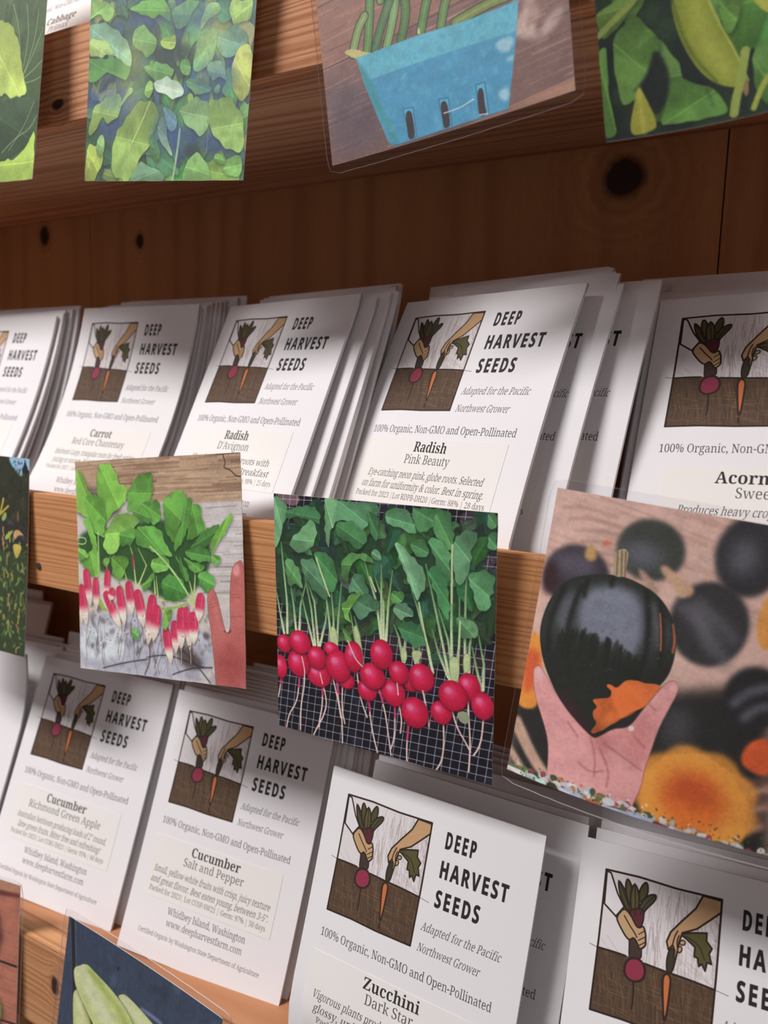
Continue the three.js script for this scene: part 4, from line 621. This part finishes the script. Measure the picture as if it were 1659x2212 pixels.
PRINTS.peas = print('peas', 900, 1230, (g, k) => {
  k.fill([30, 44, 40]); k.speck(140, [[22, 32, 40], [44, 68, 44], [58, 84, 48], [26, 36, 34]], 0, 0, 1000, 1000, 20, 80, 7, { alpha: 0.5, blur: 8 });
  { const rr = rng(5); for (let i = 0; i < 26; i++) { const x = rr() * 1000, y = rr() * 900, q = []; for (let j = 0; j < 8; j++) { const t = j / 8 * 6.283, s = 60 + rr() * 70; q.push(x + Math.cos(t) * s, y + Math.sin(t) * s); } k.leaf(q, [70 + rr() * 40, 108 + rr() * 40, 52 + rr() * 20], { wob: 6 }); } }
  for (const [a, c] of [[[-4,748,34,732,93,708,137,704,74,760,12,802], [104, 138, 62]], [[33,805,88,757,121,784,155,823,120,873,78,929,49,937,39,890], [100, 146, 66]], [[137,985,182,894,243,920,284,939,311,984,258,986], [96, 146, 64]], [[-4,816,19,809,17,905,30,992,0,998], [92, 140, 62]], [[300,768,355,770,351,811,321,842,304,801], [96, 140, 60]], [[371,890,414,863,433,957,402,993,379,962], [84, 130, 58]]]) k.leaf(a, c, { wob: 5, ribw: 4 });
  for (const a of [[65,916,119,879,139,820,181,899,131,981,95,903], [251,916,279,987,263,935]]) k.blob(a, [24, 32, 34], { blur: 4, alpha: 0.9 });
  k.line([1,789,30,771,91,735], [140, 160, 80], 16);
  k.blob([56,997,78,929,92,896,106,922,136,985,108,994], [164, 166, 62]); k.line([91,903,94,954,97,994], [198, 198, 96], 9, { alpha: 0.7, blur: 4 });
  k.blob([185,735,274,747,296,805,335,872,363,937,339,942,298,933,252,905,213,849,193,796], [140, 152, 52]);
  k.blob([211,739,253,748,275,812,317,885,340,930,299,922,255,873,233,809], [172, 180, 76], { blur: 14, alpha: 0.9 }); k.line([274,752,296,805,335,872,361,934], [196, 200, 110], 5, { alpha: 0.7 }); k.line([190,741,201,803,234,869,285,922], [92, 110, 36], 9, { alpha: 0.8, blur: 3 });
  k.blob([369,768,448,782,444,833,405,813], [170, 176, 70]); k.line([321,989,327,963,339,941,359,877], [150, 168, 76], 22); k.line([369,987,386,958,407,936], [158, 168, 66], 14); k.blob([345,939,361,931,360,958,350,964], [150, 120, 80]);
});
PRINTS.corn = print('corn', 700, 766, (g, k) => {
  k.fill([52, 66, 40]);
  k.blob([-20, -20, 1020, -20, 1020, 480, -20, 480], [44, 48, 32], { smooth: false });
  k.blob([839,5,858,-6,1023,-17,1025,47,994,56,972,72,939,92,917,82,890,60,859,38], [142, 184, 216], { blur: 3 });
  k.blob([967,1,975,25,986,43,998,70,950,80,944,55,958,33], [26, 34, 30], { smooth: false }); k.speck(30, [[44, 48, 32], [58, 62, 40]], 800, 20, 960, 150, 4, 12, 3, { alpha: 0.6 });
  k.speck(200, [[58, 60, 36], [30, 34, 26], [74, 72, 44]], 0, 90, 1000, 420, 6, 26, 4, { alpha: 0.5, blur: 2 });
  k.blob([-20, 330, 1020, 300, 1020, 470, -20, 500], [46, 44, 42], { blur: 10 }); k.speck(80, [[84, 84, 84], [60, 58, 54]], 300, 300, 1000, 420, 4, 18, 6, { alpha: 0.5, rot: 1.4 });
  { const r = rng(8), C = [[62, 92, 46], [88, 118, 58], [46, 70, 40], [110, 132, 62], [74, 104, 60]]; for (let i = 0; i < 420; i++) { const x = r() * 1000, y = 430 + r() * 560, a = -1.2 + r() * 2.4, l = 20 + r() * 40; k.blob([x, y, x + Math.sin(a) * l * 0.5 + 7, y - Math.cos(a) * l * 0.5, x + Math.sin(a) * l, y - Math.cos(a) * l, x + Math.sin(a) * l * 0.5 - 7, y - Math.cos(a) * l * 0.5], C[i % 5], { alpha: 0.85 }); } for (let i = 0; i < 260; i++) { const x = r() * 1000, y = 420 + r() * 570, a = -0.9 + r() * 1.8, l = 16 + r() * 34; k.blob([x, y, x + Math.sin(a) * l * 0.5 + 8, y - Math.cos(a) * l * 0.5, x + Math.sin(a) * l, y - Math.cos(a) * l, x + Math.sin(a) * l * 0.5 - 8, y - Math.cos(a) * l * 0.5], [[132, 156, 74], [150, 172, 92], [104, 134, 68]][i % 3], { alpha: 0.8 }); } for (let i = 0; i < 90; i++) { const x = r() * 1000, y = 400 + r() * 590, l = 20 + r() * 46; k.line([x, y, x + (r() - 0.5) * 20, y - l * 0.6, x + (r() - 0.5) * 50, y - l], i % 3 ? [186, 160, 84] : [196, 140, 96], 5 + r() * 5, { alpha: 0.85 }); } }
  for (const a of [[772,299,810,271,841,248], [779,283,794,243,801,213]]) k.line(a, [190, 170, 70], 12);
  for (const [a, c] of [[[788,312,811,280,830,283,827,313,797,333], [146, 170, 86]], [[815,413,838,386,890,360,869,392,831,426], [150, 176, 74]], [[882,440,912,431,961,441,933,488,915,512,895,482], [190, 172, 76]], [[883,371,928,356,973,390,929,381,893,424], [186, 150, 100]], [[910,271,925,264,927,322,912,319], [110, 86, 64]]]) k.blob(a, c);
});
PRINTS.redcuke = print('redcuke', 760, 980, (g, k) => {
  k.fill([196, 122, 98]); k.streaks(420, [[132, 66, 52], [196, 126, 100], [150, 82, 64], [116, 56, 46]], -100, 0, 1000, 1000, 240, 6, 0.05, 5, 0.32);
  k.blob([398,90,832,-1,1009,-17,1006,36,833,48,399,136], [198, 142, 112], { smooth: false }); k.blob([399,136,833,48,1005,35,1003,53,834,72,399,161], [120, 62, 48], { smooth: false, blur: 5 });
  k.line([407,400,844,346,990,347], [52, 26, 26], 14); k.line([422,701,857,602,1003,596], [52, 26, 26], 12);
  k.blob([875,201,905,218,877,262,835,265], [70, 34, 30], { blur: 22, alpha: 0.7 });
  { const r = rng(3); for (let i = 0; i < 16; i++) k.ell([r() * 1000, r() * 1000, 4 + r() * 8, 3 + r() * 5], [88, 40, 34], { alpha: 0.6 }); } k.line([886,397,884,414,896,419], [100, 50, 40], 4);
  for (const e of [[817,224,69,132], [823,565,88,92], [560,449,137,136]]) { k.ell([e[0] + 14, e[1] + 12, e[2], e[3]], [70, 34, 28], { blur: 12, alpha: 0.7 }); k.ell(e, [104, 152, 56]); k.ell([e[0] - e[2] * 0.25, e[1] - 20, e[2] * 0.5, e[3] * 0.7], [150, 190, 96], { blur: 20, alpha: 0.8 }); k.ell([e[0] + e[2] * 0.55, e[1] + 40, e[2] * 0.12, e[3] * 0.6], [186, 210, 130], { blur: 8, alpha: 0.8 }); }
});
PRINTS.palecuke = print('palecuke', 900, 860, (g, k) => {
  k.fill([50, 66, 90]); k.streaks(900, [[30, 40, 56], [70, 92, 120], [54, 72, 98], [24, 32, 46], [92, 112, 136]], 0, -100, 1000, 1000, 90, 4, 1.55, 5, 0.3);
  k.speck(30, [[84, 112, 146], [30, 40, 56]], 200, 0, 1000, 500, 14, 50, 9, { alpha: 0.4, blur: 8, flat: 0.5 });
  k.line([23,-5,54,190,90,430,130,641], [14, 18, 26], 26); k.line([40,-9,70,181,89,314], [110, 124, 142], 4, { alpha: 0.7 }); k.line([13,11,45,223,77,409], [90, 108, 130], 4, { alpha: 0.6 });
  k.line([530,249,586,246,655,252], [136, 148, 196], 22, { alpha: 0.7, blur: 4 }); k.blob([342,111,362,97,360,128,348,135], [20, 26, 36], { blur: 4 });
  const cu = (a, hi) => { k.blob(a.map((v, i) => v + (i % 2 ? 14 : 16)), [16, 20, 26], { blur: 12, alpha: 0.7 }); k.blob(a, [204, 216, 142], { line: [120, 140, 70], lw: 4, la: 0.5 }); g.save(); trace(g, a, k.sx, k.sy); g.clip(); for (const h of hi) k.line(h[0], h[1], h[2], { blur: 12, alpha: 0.8 }); g.restore(); };
  cu([82,435,89,401,114,381,153,428,201,480,251,594,277,724,154,803,106,596], [[[116,403,141,487,179,610], [222, 228, 178], 44], [[167,431,208,487,244,570], [150, 156, 60], 26]]);
  cu([371,274,384,252,413,232,465,239,531,259,623,289,704,330,686,452,565,477,483,362,431,310], [[[405,264,486,293,580,333], [220, 226, 178], 60]]);
  cu([67,298,77,263,108,241,125,220,156,206,194,219,306,250,371,276,435,313,497,370,565,477,398,645,256,539,155,444,92,376], [[[111,267,194,340,314,439,411,521], [218, 226, 182], 90], [[180,239,292,287,391,341,480,420], [168, 190, 88], 40]]);
  { const r = rng(4); for (let i = 0; i < 40; i++) k.ell([200 + r() * 500, 560 + r() * 440, 3, 3], [126, 140, 74], { alpha: 0.6 }); }
});


const cardPaper = new THREE.MeshStandardMaterial({ color: 0xe4e1de, roughness: 0.8 });
function slab(fn, u0, u1, v0, v1, off, thick, n = 18, jag = 0, seed = 1, corner = 0, clear = false) {   // a thin sheet following fn(u, v, lift); group 0 the face, group 1 back and edges
  const pos = [], uv = [], idx = [], r = rng(seed);
  const P = (i, j, lift) => {
    let a = i / n, b = j / n;
    if (corner) { const ex = Math.min(a, 1 - a), ey = Math.min(b, 1 - b); if (ex + ey < corner) { const k = (corner - ex - ey) / 2; a += a < 0.5 ? k : -k; b += b < 0.5 ? k : -k; } }
    return fn(u0 + (u1 - u0) * a, v0 + (v1 - v0) * b, off + lift);
  };
  const jit = Array.from({ length: 4 * n }, () => (r() - 0.5) * jag);
  for (const s of [1, 0]) {
    const o = pos.length / 3;
    for (let j = 0; j <= n; j++) for (let i = 0; i <= n; i++) { const p = P(i, j, s * thick); if (jag && j === n) p.y += jit[i]; if (jag && i === n) p.x += jit[n + j]; if (jag && i === 0) p.x += jit[2 * n + j]; pos.push(p.x, p.y, p.z); uv.push(i / n, 1 - j / n); }
    for (let j = 0; j < n; j++) for (let i = 0; i < n; i++) { const a = o + j * (n + 1) + i, b = a + 1, c = a + n + 1, d = c + 1; s ? idx.push(a, d, b, a, c, d) : 0; }
  }
  const face = idx.length, m = (n + 1) * (n + 1); let back = 0;
  for (let j = 0; j < n; j++) for (let i = 0; i < n; i++) { const a = m + j * (n + 1) + i, b = a + 1, c = a + n + 1, d = c + 1; idx.push(a, b, d, a, d, c); }
  back = idx.length;
  const rim = []; for (let i = 0; i < n; i++) rim.push(i); for (let j = 0; j < n; j++) rim.push(j * (n + 1) + n); for (let i = n; i > 0; i--) rim.push(n * (n + 1) + i); for (let j = n; j > 0; j--) rim.push(j * (n + 1));
  for (let k = 0; k < rim.length; k++) { const a = rim[k], b = rim[(k + 1) % rim.length]; idx.push(a, b, a + m, b, b + m, a + m); }
  const g = new THREE.BufferGeometry(); g.setAttribute('position', new THREE.Float32BufferAttribute(pos, 3)); g.setAttribute('uv', new THREE.Float32BufferAttribute(uv, 2)); g.setIndex(idx); g.addGroup(0, face, 0); g.addGroup(face, back - face, clear ? 0 : 1); g.addGroup(back, idx.length - back, 1);
  const flat = g.toNonIndexed(); flat.computeVertexNormals(); return smoothFace(flat, face);
}
function smoothFace(g, face) {       // average the normals of the front face so that the sheet bends softly
  const p = g.attributes.position, nn = g.attributes.normal, map = new Map(), key = (i) => Math.round(p.getX(i) * 2e5) + ',' + Math.round(p.getY(i) * 2e5) + ',' + Math.round(p.getZ(i) * 2e5);
  for (let i = 0; i < face; i++) { const k = key(i), v = map.get(k) ?? new THREE.Vector3(); v.x += nn.getX(i); v.y += nn.getY(i); v.z += nn.getZ(i); map.set(k, v); }
  for (let i = 0; i < face; i++) { const v = map.get(key(i)).clone().normalize(); nn.setXYZ(i, v.x, v.y, v.z); }
  return g;
}
const ripple = (() => { const [c, g] = canvas(256, 256), im = g.createImageData(256, 256); for (let j = 0; j < 256; j++) for (let i = 0; i < 256; i++) { const v = 120 + 110 * (fbm(i / 60, j / 45, 301, 4) - 0.5) + 60 * (fbm(i / 14, j / 22, 311, 3) - 0.5); im.data.set([v, v, v, 255], (j * 256 + i) * 4); } g.putImageData(im, 0, 0); const t = new THREE.CanvasTexture(c); t.magFilter = THREE.LinearFilter; return t; })();
const film = new THREE.MeshPhysicalMaterial({ color: 0xf6f6f8, transmission: 1, thickness: 0, roughness: 0.07, ior: 1.5, bumpMap: ripple, bumpScale: 0.0006 });
const filmEdge = new THREE.MeshPhysicalMaterial({ color: 0xe6e4e2, roughness: 0.4 });
function card(key, c, o) {
  const t = thing('photo_card', o.label, 'photo card', 'printed photo cards on the rack');
  const M = new THREE.Matrix4().set(c.m[0][0], c.m[0][1], c.m[0][2], 0, c.m[1][0], c.m[1][1], c.m[1][2], 0, c.m[2][0], c.m[2][1], c.m[2][2], 0, 0, 0, 0, 1);
  const mid = new THREE.Vector3(c.w / 2, -c.h, 0).applyMatrix4(M).add(V(c.TL)).add(EYE); t.position.copy(mid);
  const fn = (u, v, lift) => { const b = 4 * u * (1 - u); return new THREE.Vector3(u * c.w, -v * c.h, c.cv * c.h * v * v + c.cu * c.w * b + c.cuv * c.w * b * v + lift + (o.out ?? 0)).applyMatrix4(M).add(V(c.TL)).add(EYE).sub(mid); };
  const ink = new THREE.MeshPhysicalMaterial({ map: PRINTS[key], roughness: o.gloss ?? 0.55, clearcoat: o.inset ? 1 : o.coat ?? 0, clearcoatRoughness: o.inset ? 0.09 : 0.3 });
  if (o.inset) { ink.bumpMap = ripple; ink.bumpScale = 0.0007; }
  const [a, b, e, f] = o.inset ?? [0, 1, 0, 1];
  part('print', slab(fn, a, b, e, f, 0, 0.00028, 18, o.inset ? 0 : 0.00022, key.length * 7), [ink, cardPaper], t);
  if (o.inset) part('laminate', margin(fn, o.inset, 0.00014), [film, filmEdge], t, 'clear plastic margin of the laminating pouch');
}
// the see-through margin: a frame of film between the picture's edge and the rounded outline of the pouch
function margin(fn, [a, b, e, f], lift) {
  const pos = [], uv = [], idx = [], n = 40, R = 0.05, ring = [], inner = [];
  const side = (k, t) => k === 0 ? [t, 0] : k === 1 ? [1, t] : k === 2 ? [1 - t, 1] : [0, 1 - t];
  for (let k = 0; k < 4; k++) for (let i = 0; i < n; i++) {
    let [x, y] = side(k, i / n); inner.push([a + (b - a) * x, e + (f - e) * y]);
    const ex = Math.max(0, R - Math.min(x, 1 - x)), ey = Math.max(0, R - Math.min(y, 1 - y)); if (ex && ey) { const l = Math.max(ex, ey), q = R * 0.29 * (Math.min(ex, ey) / l); const dx = x < 0.5 ? 1 : -1, dy = y < 0.5 ? 1 : -1; x += dx * q * 0.7; y += dy * q * 0.7; }
    ring.push([x, y]);
  }
  const r = rng(5), N = ring.length;
  for (let i = 0; i < N; i++) { const p = fn(...inner[i], lift), q = fn(...ring[i], lift), j = (r() - 0.5) * 0.0002; q.x += j; q.y += (r() - 0.5) * 0.0002; const m = p.clone().lerp(q, 0.5); m.z += 0.0002; pos.push(p.x, p.y, p.z, m.x, m.y, m.z, q.x, q.y, q.z); uv.push(...inner[i], (inner[i][0] + ring[i][0]) / 2, (inner[i][1] + ring[i][1]) / 2, ...ring[i]); }
  for (let i = 0; i < N; i++) { const c = i * 3, d = ((i + 1) % N) * 3; idx.push(c, d, c + 1, d, d + 1, c + 1, c + 1, d + 1, c + 2, d + 1, d + 2, c + 2); }
  const face = idx.length, o = pos.length / 3;
  for (let i = 0; i < N; i++) { const q = fn(...ring[i], lift); pos.push(pos[i * 9 + 6], pos[i * 9 + 7], pos[i * 9 + 8] + 0.00012, pos[i * 9 + 6], pos[i * 9 + 7], pos[i * 9 + 8] - 0.0002); uv.push(...ring[i], ...ring[i]); }
  for (let i = 0; i < N; i++) { const c = o + i * 2, d = o + ((i + 1) % N) * 2; idx.push(c, c + 1, d, d, c + 1, d + 1); }
  const g = new THREE.BufferGeometry(); g.setAttribute('position', new THREE.Float32BufferAttribute(pos, 3)); g.setAttribute('uv', new THREE.Float32BufferAttribute(uv, 2)); g.setIndex(idx); g.addGroup(0, face, 0); g.addGroup(face, idx.length - face, 1); g.computeVertexNormals(); return g;
}
card('arugula', {TL: [-0.2809, 0.2272, -0.2419], m: [[0.9945, 0.1043, -0.0029], [-0.1044, 0.9942, -0.0248], [0.0003, 0.025, 0.9997]], w: 0.0899, h: 0.1365, cv: 0.012, cu: -0.002, cuv: -0.003}, { label: 'unlaminated photo card of loose green arugula leaves on the top rail' });
card('cabbage', {TL: [-0.4006, 0.241, -0.2454], m: [[0.9951, 0.0986, -0.0039], [-0.0984, 0.9945, 0.0359], [0.0074, -0.0353, 0.9993]], w: 0.0933, h: 0.1391, cv: 0.019, cu: -0.022, cuv: -0.022}, { label: 'photo card of a green veined cabbage on the top rail' });
card('basket', {TL: [-0.1832, 0.2136, -0.2385], m: [[0.9902, -0.1374, 0.0262], [0.138, 0.9901, -0.0247], [-0.0225, 0.0281, 0.9994]], w: 0.0916, h: 0.1367, cv: 0.012, cu: -0.008, cuv: -0.009}, { inset: [0.022, 0.965, 0.03, 0.977], label: 'laminated photo card of green beans in a blue basket' });
card('peas', {TL: [-0.0846, 0.2095, -0.2331], m: [[0.9882, -0.1514, 0.0213], [0.1512, 0.9885, 0.0073], [-0.0222, -0.004, 0.9997]], w: 0.1005, h: 0.1375, cv: 0.013, cu: -0.058, cuv: -0.058}, { label: 'photo card of plump green pea pods and leaves' });
card('corn', {TL: [-0.4403, -0.0323, -0.249], m: [[0.9999, 0.0159, 0.0054], [-0.0161, 0.999, 0.041], [-0.0047, -0.0411, 0.9991]], w: 0.0927, h: 0.1014, cv: 0.017, cu: 0.019, cuv: 0.007}, { label: 'photo card of a corn field under dark trees' });
card('breakfast', {TL: [-0.311, -0.0327, -0.2472], m: [[0.9946, -0.1023, 0.0189], [0.1009, 0.9929, 0.063], [-0.0252, -0.0608, 0.9978]], w: 0.0995, h: 0.098, cv: 0.02, cu: -0.001, cuv: -0.0}, { label: 'photo card of long red and white radishes beside two fingers' });
card('pink', {TL: [-0.1908, -0.0375, -0.2449], m: [[0.9996, -0.0174, -0.0228], [0.0165, 0.9991, -0.0395], [0.0235, 0.0391, 0.999]], w: 0.0957, h: 0.0971, cv: 0.012, cu: 0.001, cuv: 0.001}, { coat: 0.2, label: 'photo card of round pink radishes on dark wire mesh' });
card('acorn', {TL: [-0.0776, -0.0227, -0.2446], m: [[0.9861, 0.0989, 0.1337], [-0.1059, 0.9933, 0.0462], [-0.1282, -0.0597, 0.9899]], w: 0.1, h: 0.1024, cv: 0.019, cu: 0.031, cuv: 0.033}, { inset: [0.022, 0.975, 0.03, 0.962], out: 0.001, label: 'laminated photo card of a hand holding a dark acorn squash' });
card('redcuke', {TL: [-0.4385, -0.2384, -0.2287], m: [[0.998, 0.0601, 0.0172], [-0.0604, 0.998, 0.0203], [-0.0159, -0.0213, 0.9996]], w: 0.1063, h: 0.1364, cv: 0.016, cu: 0.063, cuv: -0.0}, { inset: [0.03, 0.985, 0.015, 0.98], out: 0.004, label: 'laminated photo card of green cucumbers on red boards' });
card('palecuke', {TL: [-0.2927, -0.2392, -0.2206], m: [[0.9889, 0.145, 0.0324], [-0.1457, 0.9891, 0.0215], [-0.029, -0.026, 0.9992]], w: 0.101, h: 0.0975, cv: 0.016, cu: -0.01, cuv: -0.001}, { inset: [0.03, 0.95, 0.04, 0.96], label: 'laminated photo card of pale cucumbers on dark blue boards' });

renderer.render(scene, camera);
